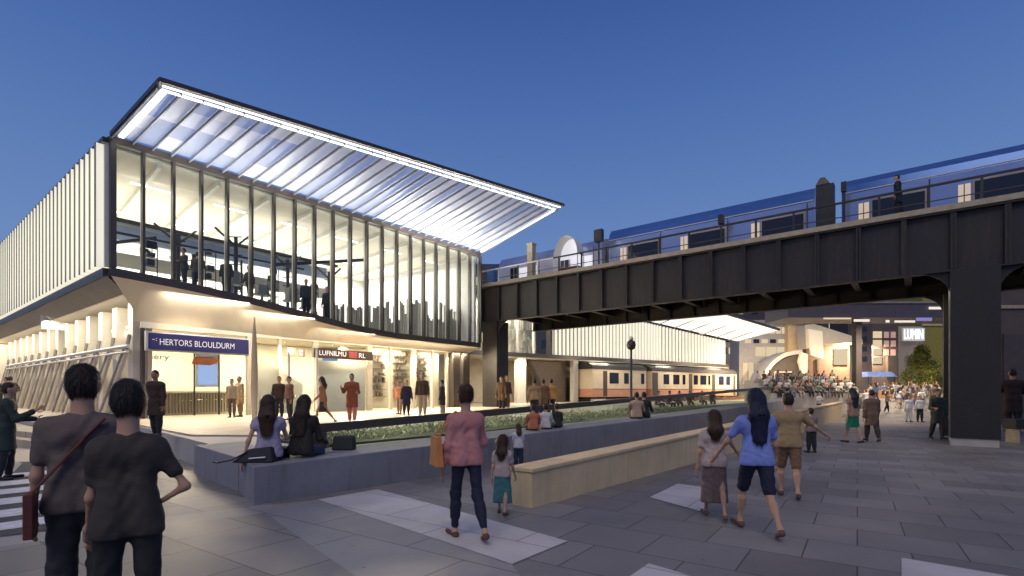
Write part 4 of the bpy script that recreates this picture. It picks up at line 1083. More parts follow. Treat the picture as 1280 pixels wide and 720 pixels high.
# railing
rl = MB(G); rl.box(AV-.18, AV-.10, VB1, -5.2, 9.50, 9.58); rl.mi = 1; rl.box(AV-.18, AV-.10, -5.2, VB0, 9.50, 9.58)
rail = rl.build('guard_rail', [MT['dark_steel'], MT['white_metal']], vd)
mb = MB(G); mb.box(AV-.165, AV-.115, VB1, VB0, 8.92, 8.95); mb.build('middle_rail', MT['bronze'], rail)
b = 0.6; k = 0
while b > VB1 + 1:
    mb = MB(G); mb.box(AV-.18, AV-.10, b-.04, b+.04, ZG1+.30, 9.497); mb.build('railing_post', MT['white_metal'] if b > -5 and k % 2 else MT['dark_steel'], rail); b -= 1.55; k += 1

# trains standing on the viaduct
def train_car(label, b0, b1, body, lit, dark, top=11.28, front=False, win=None):
    t = thing('train_car', label, 'train', G(22.4, b0, 8.5), ROT_G, 'train cars on the viaduct')
    mb = MB(G); a0, a1 = 22.1, 24.7
    sec = [(a0, 8.72), (a0, top-.85), (a0+.08, top-.45), (a0+.32, top-.14), (a0+.8, top), (a1-.8, top), (a1-.32, top-.14), (a1-.08, top-.45), (a1, top-.85), (a1, 8.72)]
    n = len(sec)
    ins = 0.35
    pts = [(a, b0-.03, z) for a, z in sec] + [(a, b1+.03, z) for a, z in sec]
    mb.mi = 0
    mb.add(pts, [tuple(range(n-1, -1, -1)), tuple(range(n, 2*n))])
    for i in range(n):
        mb.mi = 1 if i in (1, 2, 3, 4, 5, 6, 7) else 0
        j = (i+1) % n; mb.add([pts[i], pts[j], pts[n+j], pts[n+i]], [(0, 1, 2, 3)])
    bd = mb.build('body', body, t)
    L = b0 - b1; nmod = max(2, int(round(L / 3.6)))
    for k in range(nmod):
        c = b0 - (k + 0.5) * L / nmod
        if win:
            mb = MB(G); mb.box(a0-.02, a0+.02, c-1.35, c+0.2, 8.85, 9.85); mb.build('window', win, t)
            mb = MB(G); mb.box(a0-.022, a0+.02, c+.35, c+.62, 8.80, 9.95); mb.box(a0-.022, a0+.02, c+.68, c+.95, 8.80, 9.95); mb.build('door', MT['train_dark'], t)
        else:
            mb = MB(G); mb.box(a0-.02, a0+.02, c-1.30, c+0.50, 8.95, 9.95); mb.build('window', MT['train_dark'], t)
            mb = MB(G)
            for (b_0, b_1, z_0, z_1) in ((c-1.38, c-1.302, 8.88, 10.02), (c+.502, c+.56, 8.88, 10.02), (c-1.30, c+.50, 9.952, 10.02), (c-1.30, c+.50, 8.88, 8.948)): mb.box(a0-.034, a0+.02, b_0, b_1, z_0, z_1)
            mb.build('window_frame', MT['edge_stone'], t)
            mb = MB(G); mb.box(a0-.024, a0+.02, c+.62, c+1.00, 8.80, 9.92); d = mb.build('door', lit, t)
            mb = MB(G); mb.box(a0-.034, a0-.025, c+.80, c+.83, 8.80, 9.92); mb.build('door_edge', MT['train_dark'], d)
        mb = MB(G); mb.box(a0-.03, a0-.022, c-1.47, c-1.43, 8.74, 10.4); mb.build('panel_joint', MT['dark_steel'], t)
    mb = MB(G); mb.box(a0-.015, a0+.02, b1+.06, b0-.06, top-.80, top-.76); mb.build('gutter_line', MT['white_metal'], t)
    mb = MB(G); mb.box(a0+.2, a1-.2, b1+.2, b0-.2, 8.52, 8.715); mb.build('underframe', MT['black_steel'], t)
    for k in (0.18, 0.82):
        for da in (0.5, 2.1):
            c = G(a0+da, b0 - L*k, 8.53)
            mb = MB(G); mb.box(a0+da-.3, a0+da+.3, b0-L*k-.6, b0-L*k+.6, 8.50, 8.519); mb.build('bogie', MT['black_steel'], t)
    return t
train_car('pale lit train car at the far end beside the pavilion', 0.6, -7.5, [MT['train_white'], MT['train_lilac']], MT['train_dark'], MT['train_dark'], 10.9, win=MT['train_lit_white'])
train_car('blue train car in the middle of the viaduct', -7.9, -18.6, [MT['train_lilac'], MT['train_blue']], MT['train_lit'], MT['train_dark'])
train_car('blue train car nearest, running out of the right edge', -19.6, -33.0, [MT['train_lilac'], MT['train_blue']], MT['train_lit'], MT['train_dark'])
# dark signal cabinets and shelter on the walkway
sg = thing('signal_cabinet', 'tall dark signal cabinet standing between two blue cars', 'cabinet', G(21.2, -19.1, 8.68), ROT_G)
mb = MB(G); mb.box(21.0, 21.5, -19.45, -18.75, 8.685, 10.75); mb.build('body', MT['dark_steel'], sg, bevel=0.03)
mb = MB(G); mb.hexa([(20.98, -19.3, 10.752), (21.5, -19.3, 10.752), (21.5, -18.75, 10.752), (20.98, -18.75, 10.752)], [(21.1, -19.1, 11.1), (21.4, -19.1, 11.1), (21.4, -18.9, 11.1), (21.1, -18.9, 11.1)]); mb.build('cap', MT['bronze'], sg)
mb = MB(G); mb.tube([(21.2, -19.8, 8.68), (21.2, -19.8, 10.7)], 0.06, 8); mb.box(21.1, 21.3, -19.9, -19.7, 10.3, 10.72); tag(mb.build('signal_post', MT['dark_steel']), 'slim dark signal post right of the tall cabinet on the viaduct', 'signal')
for b, lb in ((-7.7, 'dark signal box on a post between the pale car and blue car'), (-14.6, 'small dark signal head on a post beside the middle car')):
    mb = MB(G); mb.tube([(21.3, b, 8.68), (21.3, b, 10.9 if b > -10 else 10.4)], 0.05, 8); mb.box(21.15, 21.45, b-.25 if b > -10 else b-.12, b+.25 if b > -10 else b+.12, 10.3 if b > -10 else 9.95, 11.0 if b > -10 else 10.4)
    tag(mb.build('signal_box', MT['dark_steel']), lb, 'signal')
sh_ = thing('waiting_shelter', 'white round topped shelter beside the pale train car', 'shelter', G(21.2, -5.6, 8.68), ROT_G)
mb = MB(G)
arc = [(-5.6 - 0.85*math.cos(t), 9.75 + 1.25*math.sin(t)) for t in np.linspace(0, math.pi, 13)]
mb.add([(20.95, b, z) for b, z in arc] + [(21.75, b, z) for b, z in arc], [(i, i+1, 14+i, 13+i) for i in range(12)]); mb.build('curved_roof', MT['white_metal'], sh_, smooth=True)
mb = MB(G); mb.add([(21.74, b, z-.02) for b, z in arc], [tuple(range(13))]); mb.build('back_panel', MT['train_lit_white'], sh_)
for b in (-4.75, -6.45):
    for a in (20.98, 21.7):
        mb = MB(G); mb.tube([(a, b, 8.68), (a, b, 9.75)], 0.035, 8); mb.build('post', MT['white_metal'], sh_)
mb = MB(G); mb.box(21.25, 21.6, -6.3, -4.9, 9.08, 9.14); mb.build('seat', MT['brown_panel'], sh_)
mb = MB(G); mb.box(20.9, 21.4, 0.0, 0.6, 8.68, 9.9); mb.box(20.85, 21.45, -0.05, 0.65, 9.9, 9.98); tag(mb.build('equipment_cabinet', MT['train_blue']), 'blue equipment cabinet on the viaduct against the pavilion edge', 'cabinet')
for b, mt, lb in ((-2.9, 'edge_stone', 'buff equipment box behind the white railing'), ):
    mb = MB(G); mb.box(21.0, 21.4, b-.2, b+.2, 8.68, 10.95); mb.box(20.96, 21.44, b-.24, b+.24, 10.95, 11.02); tag(mb.build('equipment_box', MT[mt]), lb, 'cabinet')

# ------------------------------------------------------------------ second wing beyond the viaduct
WO = (-1.33, 42.9); WX, WY = 0.795, 0.606; ROT_W = math.atan2(WY, WX)
def GW(t, n, z=0.0): return Vector((WO[0] + WX*t - WY*n, WO[1] + WY*t + WX*n, z))
LW = 36.0
def zt2(t): return 10.3 - 0.066*t
wg = thing('finned_wing', 'far pavilion wing of white fins seen under the viaduct', 'building', GW(0, 0, 0.5), ROT_W)
mb = MB(GW); mb.box(-6, LW, -0.2, 0.3, 4.5, 4.86); up = mb.build('floor_beam', MT['bronze'], wg)
mb = MB(GW); mb.hexa([(6.3, .35, 4.86), (LW, .35, 4.86), (LW, .45, 4.86), (6.3, .45, 4.86)], [(6.3, .35, zt2(6.3)), (LW, .35, zt2(LW)), (LW, .45, zt2(LW)), (6.3, .45, zt2(6.3))])
mb.build('fritted_wall', mk('pale_fritted_wall', (0.26, 0.23, 0.19), 0.5, var=0.15), wg)
i = 0; t = 6.4
while t < LW - .1 and i < 90:
    mb = MB(GW); mb.box(t, t+.11, 0.10, 0.34, 4.87, zt2(t)-.1); mb.build('fin', MT['fin'], wg); t += 0.5 if t < 22 else 0.62; i += 1
mb = MB(GW); mb.box(-6, 6.2, 2.2, 2.3, 4.87, 9.9); mb.build('hall_wall', MT['plaster_warm'], wg)
mb = MB(GW); mb.box(6.0, 6.25, -0.1, .5, 4.87, 9.9); mb.build('corner_post', MT['bronze'], wg)
for t0 in (-1.6, 0.4, 2.4, 4.2):
    mb = MB(GW); mb.box(t0, t0+1.7, 0.0, .03, 4.88, 10.1); mb.build('pane', MT['glass'], wg)
    mb = MB(GW); mb.box(t0-.12, t0-.02, -.08, .2, 4.88, 10.1); mb.build('mullion', MT['white_metal'], wg)
mb = MB(GW)
for q in range(46):
    t0 = rnd.uniform(-.5, 5.6); z0 = rnd.choice([4.9, 6.1, 7.2]); mb.box(t0, t0+rnd.uniform(.1, .4), 1.6, 1.9, z0, z0+rnd.uniform(.3, 1.0))
mb.build('hall_shelving', MT['grey_panel'], wg)
mb = MB(GW); mb.add([(4, -0.1, zt2(4)), (LW+2, -0.1, zt2(LW)), (LW+2.5, -5.2, zt2(LW)+1.0), (4, -5.2, zt2(4)+1.4)], [(0,1,2,3)])
cw = mb.build('canopy_glass', mk('glowing_white_canopy', (0.8, 0.8, 0.8), 0.4, var=0.04, emit=(1, .98, .95), es=0.75), wg)  # emission put in for lamplight on the canopy underside
mb = MB(GW); mb.beam((4, -5.2, zt2(4)+1.45), (LW+2.5, -5.2, zt2(LW)+1.05), .2, .25); mb.build('edge_beam', MT['bronze'], cw)
for k in range(12):
    t0 = 5 + k*2.8; mb = MB(GW); mb.beam((t0, -0.1, zt2(t0)-.05), (t0+.1, -5.1, zt2(t0)+1.25), .06, .08); mb.build('rib', MT['grey_panel'], cw)
mb = MB(GW); mb.add([(-6, .4, 10.35), (LW+2, .4, zt2(LW)+.05), (LW+2, 10, zt2(LW)+.05), (-6, 10, 10.35)], [(0,1,2,3)]); mb.build('roof', MT['dark_steel'], wg)
mb = MB(GW); mb.box(-6, LW, 4.0, 4.2, .5, 4.5); mb.build('ground_wall', MT['cream'], wg)
mb = MB(GW); mb.box(-6, LW, -0.1, 4.0, 4.40, 4.495); mb.build('soffit', MT['plaster_warm'], wg)
for t0, w_ in ((0.4, .5), (2.3, .9), (9.0, .6)):
    mb = MB(GW); mb.box(t0, t0+w_, 0.0, .5, .515, 4.40); mb.build('column', MT['plaster_warm'], wg)
mb = MB(GW); mb.hexa([(6.6, 1.0, .52), (8.9, 1.0, .52), (8.9, 1.5, .52), (6.6, 1.5, .52)], [(4.3, 1.0, 4.38), (8.9, 1.0, 4.38), (8.9, 1.5, 4.38), (4.3, 1.5, 4.38)]); mb.build('stair_flank', MT['brown_panel'], wg)
mb = MB(GW); mb.beam((4.2, .9, 4.35), (6.8, .9, .6), .1, .25); mb.build('stair_stringer', MT['dark_brown'], wg)

# heritage carriages on show
def carriage(label, t0, t1, layout):
    c = thing('heritage_carriage', label, 'train', GW(t0, 0, .5), ROT_W, 'old carriages on show')
    n0, n1 = -1.6, 1.0
    mb = MB(GW); mb.box(t0, t1, n0, n1, 1.75, 3.62); bd = mb.build('upper_body', MT['carriage_cream'], c)
    mb = MB(GW); mb.box(t0+.01, t1-.01, n0-.015, n1, 0.98, 1.748); mb.build('lower_body', MT['carriage_salmon'], c)
    mb = MB(GW)
    sec = [(n0-.12, 3.62), (n0+.1, 3.95), (n0+.7, 4.22), (n1-.7, 4.22), (n1-.1, 3.95), (n1+.12, 3.62)]
    k = len(sec); mb.add([(t0-.05, n, z) for n, z in sec] + [(t1+.05, n, z) for n, z in sec], [tuple(range(k))[::-1], tuple(range(k, 2*k))] + [(i, (i+1) % k, k+(i+1) % k, k+i) for i in range(k)])
    mb.build('roof', MT['carriage_roof'], c)
    mb = MB(GW); mb.box(t0+.3, t1-.3, n0+.3, n1-.3, .75, .978); mb.build('underframe', MT['carriage_roof'], c)
    mb = MB(GW); mb.box(t0, t1, n0-.03, n0-.016, 1.70, 1.76); mb.build('waist_strip', MT['red_stripe'], c)
    for kind, u, wd in layout:
        if kind == 'w':
            mb = MB(GW); mb.box(u, u+wd, n0-.02, n0+.02, 2.25, 3.30); w_ = mb.build('window', MT['train_dark'], c)
            mb = MB(GW); mb.box(u-.05, u+wd+.05, n0-.03, n0-.021, 3.31, 3.37); mb.box(u-.05, u+wd+.05, n0-.03, n0-.021, 2.18, 2.245); mb.build('window_frame', MT['carriage_cream'], w_)
        else:
            mb = MB(GW); mb.box(u, u+wd, n0-.035, n0+.02, 1.05, 3.45); d = mb.build('door', MT['dark_brown'], c)
            mb = MB(GW); mb.box(u+wd-.12, u+wd-.07, n0-.08, n0-.036, 1.9, 2.1); mb.build('handle', MT['bronze'], d)
    for k in (.2, .8):
        for dq in (-.9, .9):
            mb = MB(GW); t_ = t0 + (t1-t0)*k + dq
            mb.tube([(t_, n0+.15, .72), (t_, n0+.27, .72)], .40, 18); mb.build('wheel', MT['dark_steel'], c)
carriage('nearer cream and salmon old carriage with doors open beside the stair', 9.9, 17.7, [('d', 11.3, .55), ('w', 12.2, 1.3), ('w', 14.3, .7), ('w', 16.9, .5)])
carriage('longer cream and salmon old carriage past the lamp post', 18.6, 35.2, [('d', 18.7, .9), ('w', 20.6, .95), ('w', 22.3, 1.1), ('w', 24.0, .5), ('d', 25.2, .6), ('w', 26.1, .8), ('w', 27.4, 1.2), ('w', 29.0, .4), ('d', 29.8, .6), ('w', 31.2, 1.1), ('w', 32.8, .9), ('d', 34.4, .5)])
for n in (-1.2, .6):
    mb = MB(GW); mb.box(9, 38, n-.04, n+.04, .20, .34); tag(mb.build('track_rail', MT['dark_steel']), 'steel rail under the old carriages, %s of the pair' % ('nearer' if n < 0 else 'farther'), 'rail', 'rails under the old carriages')
mb = MB(GW); mb.box(9.5, 38, -3.6, -1.75, -.3, .80); mb.mi = 1; mb.box(9.5, 38, -3.66, -3.602, .55, .84); pl = mb.build('carriage_platform', [MT['concrete_light'], MT['red_stripe']]); tag(pl, kind='structure')

# lamp post in front of the carriages
p = Q(789, 520, 27)
lp = thing('lamp_post', 'dark lamp post with a round lantern in front of the carriages', 'street lamp', (p.x, p.y, TZ))
zt = H0 + (488-437)/640*27
mb = MB(); mb.lathe((p.x, p.y, TZ), [(.13, 0), (.13, .25), (.07, .3), (.055, zt-TZ-.02)], 12); mb.build('post', MT['dark_steel'], lp, smooth=True)
mb = MB(); mb.lathe((p.x, p.y, zt-.02), [(.06, 0), (.2, .08), (.25, .26), (.2, .44), (.08, .52)], 14); mb.build('lantern', MT['dark_steel'], lp, smooth=True)
mb = MB(); mb.lathe((p.x, p.y, zt+.505), [(.09, 0), (.13, .07), (.09, .17), (.03, .2)], 12); mb.build('lantern_cap', MT['white_metal'], lp, smooth=True)

# ------------------------------------------------------------------ things beyond, on the right
def pbox(mb, x0, x1, y0, y1, Y, dep=6.0):
    a = Q(x0, y1, Y); b = Q(x1, y0, Y); mb.box(a.x, b.x, Y, Y + dep, a.z, b.z)
def ppoly(mb, pts, Y, dep=2.0):
    n = len(pts); f = [Q(x, y, Y) for x, y in pts]; k = [v + Vector((0, dep, 0)) for v in f]
    mb.add(f + k, [tuple(range(n)), tuple(range(2*n-1, n-1, -1))] + [(i, n+i, n+(i+1) % n, (i+1) % n) for i in range(n)])
def grid_windows(o, Y, x0, x1, y0, y1, nx, ny, mat, fill=.62, nm='window'):
    for i in range(nx):
        for j in range(ny):
            cx = x0 + (i+.5)*(x1-x0)/nx; cy = y0 + (j+.5)*(y1-y0)/ny; w = (x1-x0)/nx*fill/2; h = (y1-y0)/ny*fill/2
            m = MB(); pbox(m, cx-w, cx+w, cy-h, cy+h, Y-.08, .07); m.build(nm, mat[(i*7+j*3) % len(mat)] if isinstance(mat, list) else mat, o)
def bld(name, label, x, y, Y):
    p = Q(x, y, Y); return thing(name, label, 'building', (p.x, Y, p.z))
g = bld('grey_building', 'stepped grey building with lit windows left of the arched stair', 955, 490, 71)
m = MB(); pbox(m, 924, 984, 404, 500, 71, 3); m.build('wall', MT['concrete_light'], g)
m = MB(); pbox(m, 922, 986, 400, 404, 70.7, 3.6); m.build('parapet', MT['grey_panel'], g)
grid_windows(g, 71, 940, 984, 408, 418, 6, 1, MT['lit_window'], .8)
grid_windows(g, 71, 930, 982, 423, 430, 5, 1, [MT['lit_window'], MT['train_dark']], .7)
grid_windows(g, 71, 944, 984, 433, 446, 3, 1, MT['lit_window'], .9)
grid_windows(g, 71, 928, 965, 450, 484, 5, 1, [MT['cream'], MT['lit_window']], .8)
g = bld('cream_annex', 'low cream annex with narrow lit windows beside the carriages', 912, 490, 80)
m = MB(); pbox(m, 900, 924, 428, 500, 80, 8); m.build('wall', MT['cream'], g)
grid_windows(g, 80, 902, 923, 432, 445, 5, 1, [MT['lit_window'], MT['grey_panel']], .6)
g = thing('arched_stair', 'curved pale stair ramp sweeping up to the cream box', 'stair', Q(947, 490, 65))
ctrl = [(944, 494), (949, 478), (956, 464), (966, 451), (979, 442), (991, 438.5), (1003, 437)]
path = []
for i in range(len(ctrl) - 1):
    p0, p1, p2, p3 = ctrl[max(0, i-1)], ctrl[i], ctrl[i+1], ctrl[min(len(ctrl)-1, i+2)]
    for q in range(6):
        t = q/6.0
        path.append(tuple(0.5*((2*p1[c]) + (p2[c]-p0[c])*t + (2*p0[c]-5*p1[c]+4*p2[c]-p3[c])*t*t + (3*p1[c]-p0[c]-3*p2[c]+p3[c])*t**3) for c in (0, 1)))
path.append(ctrl[-1])
m = MB(); nn = len(path); vs = []
for i, (x, y) in enumerate(path):
    x2, y2 = path[min(i+1, nn-1)]; x1, y1 = path[max(i-1, 0)]; dx, dy = x2-x1, y2-y1; ll = math.hypot(dx, dy); nx, ny = -dy/ll*5, dx/ll*5
    for (xx, yy) in ((x, y), (x+nx, y+ny)):
        for Yd in (0, 3.0):
            v = Q(xx, yy, 65); vs.append((v.x, v.y + Yd, v.z))
fs_ = []
for i in range(nn-1):
    k, l = 4*i, 4*i+4
    fs_ += [(k, l, l+2, k+2), (k+1, k+3, l+3, l+1), (k, k+1, l+1, l), (k+2, l+2, l+3, k+3)]
fs_ += [(0, 2, 3, 1), (4*nn-4, 4*nn-3, 4*nn-1, 4*nn-2)]
m.add(vs, fs_); m.build('ramp', MT['concrete_light'], g)
m = MB(); ppoly(m, [(952, 495), (957, 474), (965, 460), (975, 451), (985, 446), (1001, 443), (1001, 495)], 65.6, 2); m.build('wall_below', MT['dark_brown'], g)
m = MB(); ppoly(m, [(968, 464), (990, 464), (990, 466), (970, 466), (970, 492), (968, 492)], 65.3, .25); m.build('door_frame', MT['grey_panel'], g)
g = bld('cream_box_building', 'plain cream box building above the arched stair', 993, 440, 70)
m = MB(); pbox(m, 985, 1004, 405, 500, 70, 2.5); m.build('wall', MT['sandstone'], g)
m = MB(); pbox(m, 984, 1005, 403.5, 405, 69.8, 2.9); m.build('parapet', MT['edge_stone'], g)
g = bld('wedge_building', 'cream wedge roofed building with a bright white front', 1035, 470, 68)
m = MB(); ppoly(m, [(1006, 406), (1018, 405), (1078, 424), (1078, 430), (1030, 431), (1008, 436)], 67, 2); m.build('wedge_roof', MT['cream'], g)
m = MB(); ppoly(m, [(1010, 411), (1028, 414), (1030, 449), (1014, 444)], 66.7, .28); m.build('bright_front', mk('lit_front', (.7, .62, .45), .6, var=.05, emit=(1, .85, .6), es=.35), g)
m = MB(); pbox(m, 1008, 1062, 431, 500, 68, 2); m.build('brown_wall', mk('red_brown_wall', (.17, .10, .065), .7, var=.2), g)
m = MB(); pbox(m, 1043, 1060, 436, 456, 67.8, .18); m.build('lit_opening', MT['lit_window'], g)
m = MB(); pbox(m, 1021, 1023, 449, 470, 67.8, .18); m.build('door', MT['dark_brown'], g)
m = MB(); ppoly(m, [(1002, 440), (1010, 443), (1009, 468), (1003, 466), (999, 452)], 64.5, .5); tag(m.build('pale_banner', MT['cream']), 'pale curved banner hanging at the end of the stair', 'banner')
g = bld('dark_tower', 'narrow dark tower between the wedge roof and brick building', 1080, 470, 88)
m = MB(); pbox(m, 1070, 1090, 340, 500, 72, 6); m.build('wall', MT['tower'], g)
m = MB(); pbox(m, 1060, 1071, 402, 500, 71, .9); m.build('lower_wall', MT['dark_brown'], g)
grid_windows(g, 72, 1072, 1088, 405, 455, 1, 4, MT['train_dark'], .5)
g = bld('brick_building', 'brown brick building with two columns of lit windows', 1105, 470, 82)
m = MB(); pbox(m, 1088, 1123, 350, 500, 75, 6); m.build('wall', MT['brick'], g)
grid_windows(g, 75, 1090, 1104, 413, 456, 1, 4, MT['lit_window'], .78); grid_windows(g, 75, 1104, 1121, 413, 446, 2, 3, [mk('dim_lit_window', (.4, .25, .2), .4, var=.1, emit=(1, .62, .5), es=.28)], .7)
m = MB(); pbox(m, 1110, 1122, 445, 470, 74.4, .5); m.build('dark_porch', MT['dark_brown'], g)
g = bld('sign_hall', 'pale hall carrying the glaring white sign', 1135, 470, 74)
m = MB(); pbox(m, 1123, 1153, 408, 500, 78, 5); m.build('wall', mk('warm_grey_wall', (.42, .36, .28), .8, var=.1), g)
sg = thing('backlit_sign', 'glaring white backlit sign above the tree', 'sign', Q(1142, 420, 77.5))
m = MB(); pbox(m, 1129, 1156, 410, 426, 77.4, .3); m.build('panel', mk('lit_sign_panel', (.7, .7, .7), .5, var=0, emit=(1, 1, 1), es=.22), sg)
m = MB(); a = Q(1130.5, 424, 77.35); b_ = Q(1154, 411.5, 77.35); text_into(m, 'LUMIN', b_.x-a.x, b_.z-a.z, a, (1, 0, 0), (0, 0, 1)); m.build('lettering', MT['sign_white'], sg)
g = bld('olive_building', 'olive yellow rendered wall behind the tree', 1165, 470, 78)
m = MB(); pbox(m, 1153, 1179, 360, 500, 84, 6); m.build('wall', MT['olive'], g)
m = MB(); pbox(m, 1153, 1179, 405, 407, 83.8, .19); m.build('string_course', MT['sandstone'], g)
g = bld('orange_building', 'orange stone building with lit windows next to the black pier', 1190, 470, 66)
m = MB(); pbox(m, 1177, 1262, 340, 505, 92, 8); m.build('wall', MT['orange_stone'], g)
grid_windows(g, 92, 1178, 1262, 405, 470, 6, 3, [MT['lit_window'], MT['red_stripe']], .5)
for i, (x0, x1, yt, Yd, lb) in enumerate(((560, 760, 330, 150, 'tallest distant dark block behind the finned wing'), (760, 905, 350, 140, 'distant dark block behind the canopy of the far wing'), (890, 1075, 372, 135, 'distant dark block behind the grey stepped building'))):
    g = bld('distant_block', lb, (x0+x1)/2, 488, Yd); g['group'] = 'distant dark blocks'
    m = MB(); pbox(m, x0, x1, yt, 500, Yd, 12); m.build('wall', MT['tower'], g)
    grid_windows(g, Yd, x0+6, x1-6, yt+8, 470, 9, 5, [MT['train_dark'], MT['lit_window'], MT['train_dark']], .4)
# purple lit footbridge
fb = thing('footbridge', 'purple grey footbridge lit by violet and white strips', 'bridge', Q(1100, 388, 44))
m = MB(); a = Q(985, 397, 44); b_ = Q(1330, 377, 44); m.box(a.x, b_.x, 44, 48, a.z, b_.z); m.build('deck', MT['purple_deck'], fb)
m = MB(); m.box(a.x, b_.x, 43.9, 43.99, b_.z-.15, b_.z); m.build('edge_rail', MT['grey_panel'], fb)
for x0, x1, y0, y1, mt in ((1030, 1064, 397, 399, 'lit_window'), (1068, 1087, 399, 402, 'lit_window_white'), (1108, 1112, 400, 403, 'lit_window_white'), (1119, 1144, 400.5, 403, 'lit_window_white'), (1146, 1165, 397, 401, 'blue_led'), (1162, 1180, 383.5, 386.5, 'lit_window_white')):
    m = MB(); pbox(m, x0, x1, y0, y1, 43.8, .09); m.build('light_strip', MT[mt], fb)
for x in (1072,):
    m = MB(); m2 = Q(x, 397, 45.5); m.box(m2.x-.25, m2.x+.25, 45.3, 45.9, -.8, m2.z); m.build('support', MT['tower'], fb)
tw = thing('brick_side_wall', 'dim brown wall behind the pier at the right edge', 'wall', Q(1300, 540, 30))
m = MB(); a = Q(1252, 540, 30); m.box(a.x+.3, a.x+14, 31, 31.5, -.9, 9.5); m.build('wall', MT['brick'], tw)
m = MB(); m.box(a.x+.3, a.x+14, 30.9, 30.99, 6.55, 6.75); m.build('pale_string', MT['edge_stone'], tw)
m = MB(); m.box(a.x+1.0, a.x+2.2, 30.9, 30.99, -.8, 5.0); m.build('dark_doorway', MT['tower'], tw)
# tree
tp = Q(1150, 490, 58); tz = gz(tp.x, 58)
tr = thing('bushy_tree', 'dark green bushy tree in front of the white sign', 'tree', (tp.x, 58, tz))
m = MB(); m.tube([(tp.x, 58, tz-.1), (tp.x+.05, 58, tz+1.5), (tp.x-.05, 58, tz+3.2)], [.22, .17, .1], 9)
for k in range(7):
    an = k*0.9; m.tube([(tp.x, 58, tz+1.4+k*.2), (tp.x+1.3*math.cos(an), 58+1.3*math.sin(an), tz+2.4+k*.35)], [.07, .02], 6)
m.build('trunk', MT['bark'], tr)
m = MB(); cl = []
for k in range(80):
    u = rnd.random(); ww = (2.75 * (1-u)**.8 + .25); an = rnd.uniform(0, 6.283); rr = ww*math.sqrt(rnd.uniform(0, 1))
    cl.append((tp.x + .05 + rr*math.cos(an), 58 + rr*math.sin(an)*.8, tz + 1.1 + u*4.6, rnd.uniform(.4, .85)))
for i in range(13000):
    x, y, z, r = rnd.choice(cl); d = Vector((rnd.gauss(0, 1), rnd.gauss(0, 1), rnd.gauss(0, 1))).normalized() * r * rnd.random()**.4
    leaf(m, (x+d.x, y+d.y, z+d.z*.8), rnd.uniform(.07, .14), 1.7)
for i in range(3500):
    u = rnd.random(); ww = 1.9*(1-u)**.8 + .2; an = rnd.uniform(0, 6.283); rr = ww*math.sqrt(rnd.random())
    leaf(m, (tp.x + rr*math.cos(an), 58 + rr*math.sin(an), tz + 1.3 + u*4.6), rnd.uniform(.09, .16), 1.7)
m.build('crown', MT['leaf_dark'], tr)
# black bin beside the pier, right edge
p = ong(1275, 553)
bn = thing('planter_box', 'squat black box on pale legs right of the black pier', 'bench', (p.x, p.y, p.z))
m = MB(); m.box(p.x-.45, p.x+.8, p.y-.3, p.y+.3, p.z+.55, p.z+.95); m.build('box', MT['black_steel'], bn, bevel=.02)
for dx in (-.35, .6):
    m = MB(); m.box(p.x+dx, p.x+dx+.1, p.y-.25, p.y+.25, p.z, p.z+.549); m.build('leg', MT['edge_stone'], bn)
# stalls in the far crowd
st_ = thing('market_stall', 'blue lit market stall among the far crowd', 'stall', Q(1095, 490, 62))
c = Q(1096, 470, 62); zg = gz(c.x, 62)
m = MB(); m.hexa([(c.x-1.8, 61, c.z-.1), (c.x+1.8, 61, c.z-.1), (c.x+1.8, 63, c.z-.1), (c.x-1.8, 63, c.z-.1)], [(c.x-1.5, 61.6, c.z+.5), (c.x+1.5, 61.6, c.z+.5), (c.x+1.5, 62.4, c.z+.5), (c.x-1.5, 62.4, c.z+.5)]); m.build('awning', mk('blue_lit_awning', (.25, .35, .7), .6, var=.2, emit=(.4, .55, 1), es=.10), st_)
m = MB(); m.box(c.x-1.6, c.x+1.6, 61.2, 61.9, zg, zg+.95); m.build('counter', mk('orange_counter', (.5, .25, .12), .6), st_)
for sx in (-1.6, 1.55):
    m = MB(); m.box(c.x+sx, c.x+sx+.06, 61.2, 61.26, zg+.951, c.z-.1); m.build('post', MT['dark_steel'], st_)
# stepped seating with the sitting crowd
def bl(k): return 44.0 + k*0.85
m = MB(); x0 = Q(952, 0, 46).x; x1 = Q(1062, 0, 46).x
for k in range(5):
    m.box(x0, x1, bl(k), bl(k)+.86 if k < 4 else bl(k)+2, -.8, 1.35 + .30*k)
tag(m.build('seating_steps', MT['concrete_light']), 'stepped seating packed with sitting people beyond the wall', 'seating')

# ------------------------------------------------------------------ people in the picture
def at(px, feet, z=None):
    p = ong(px, feet) if z is None else onz(px, feet, z); return (p.x, p.y, p.z)
def hgt(loc, head): return (488 - head) / 640.0 * loc[1] + H0 - loc[2]
BLK = (0.02, 0.02, 0.024); NAVY = (0.015, 0.02, 0.05); BRN = (0.05, 0.025, 0.013); DBR = (0.022, 0.013, 0.008)
def P(px, feet, head, yaw, label, top, bottom, hair, z=None, hmin=1.5, hmax=1.85, seat_z=None, **k):
    loc = at(px, feet, z)
    Hh = max(hmin, min(hmax, hgt(loc, head)))
    return person(loc, Hh, yaw, label, top, bottom, hair, **k)
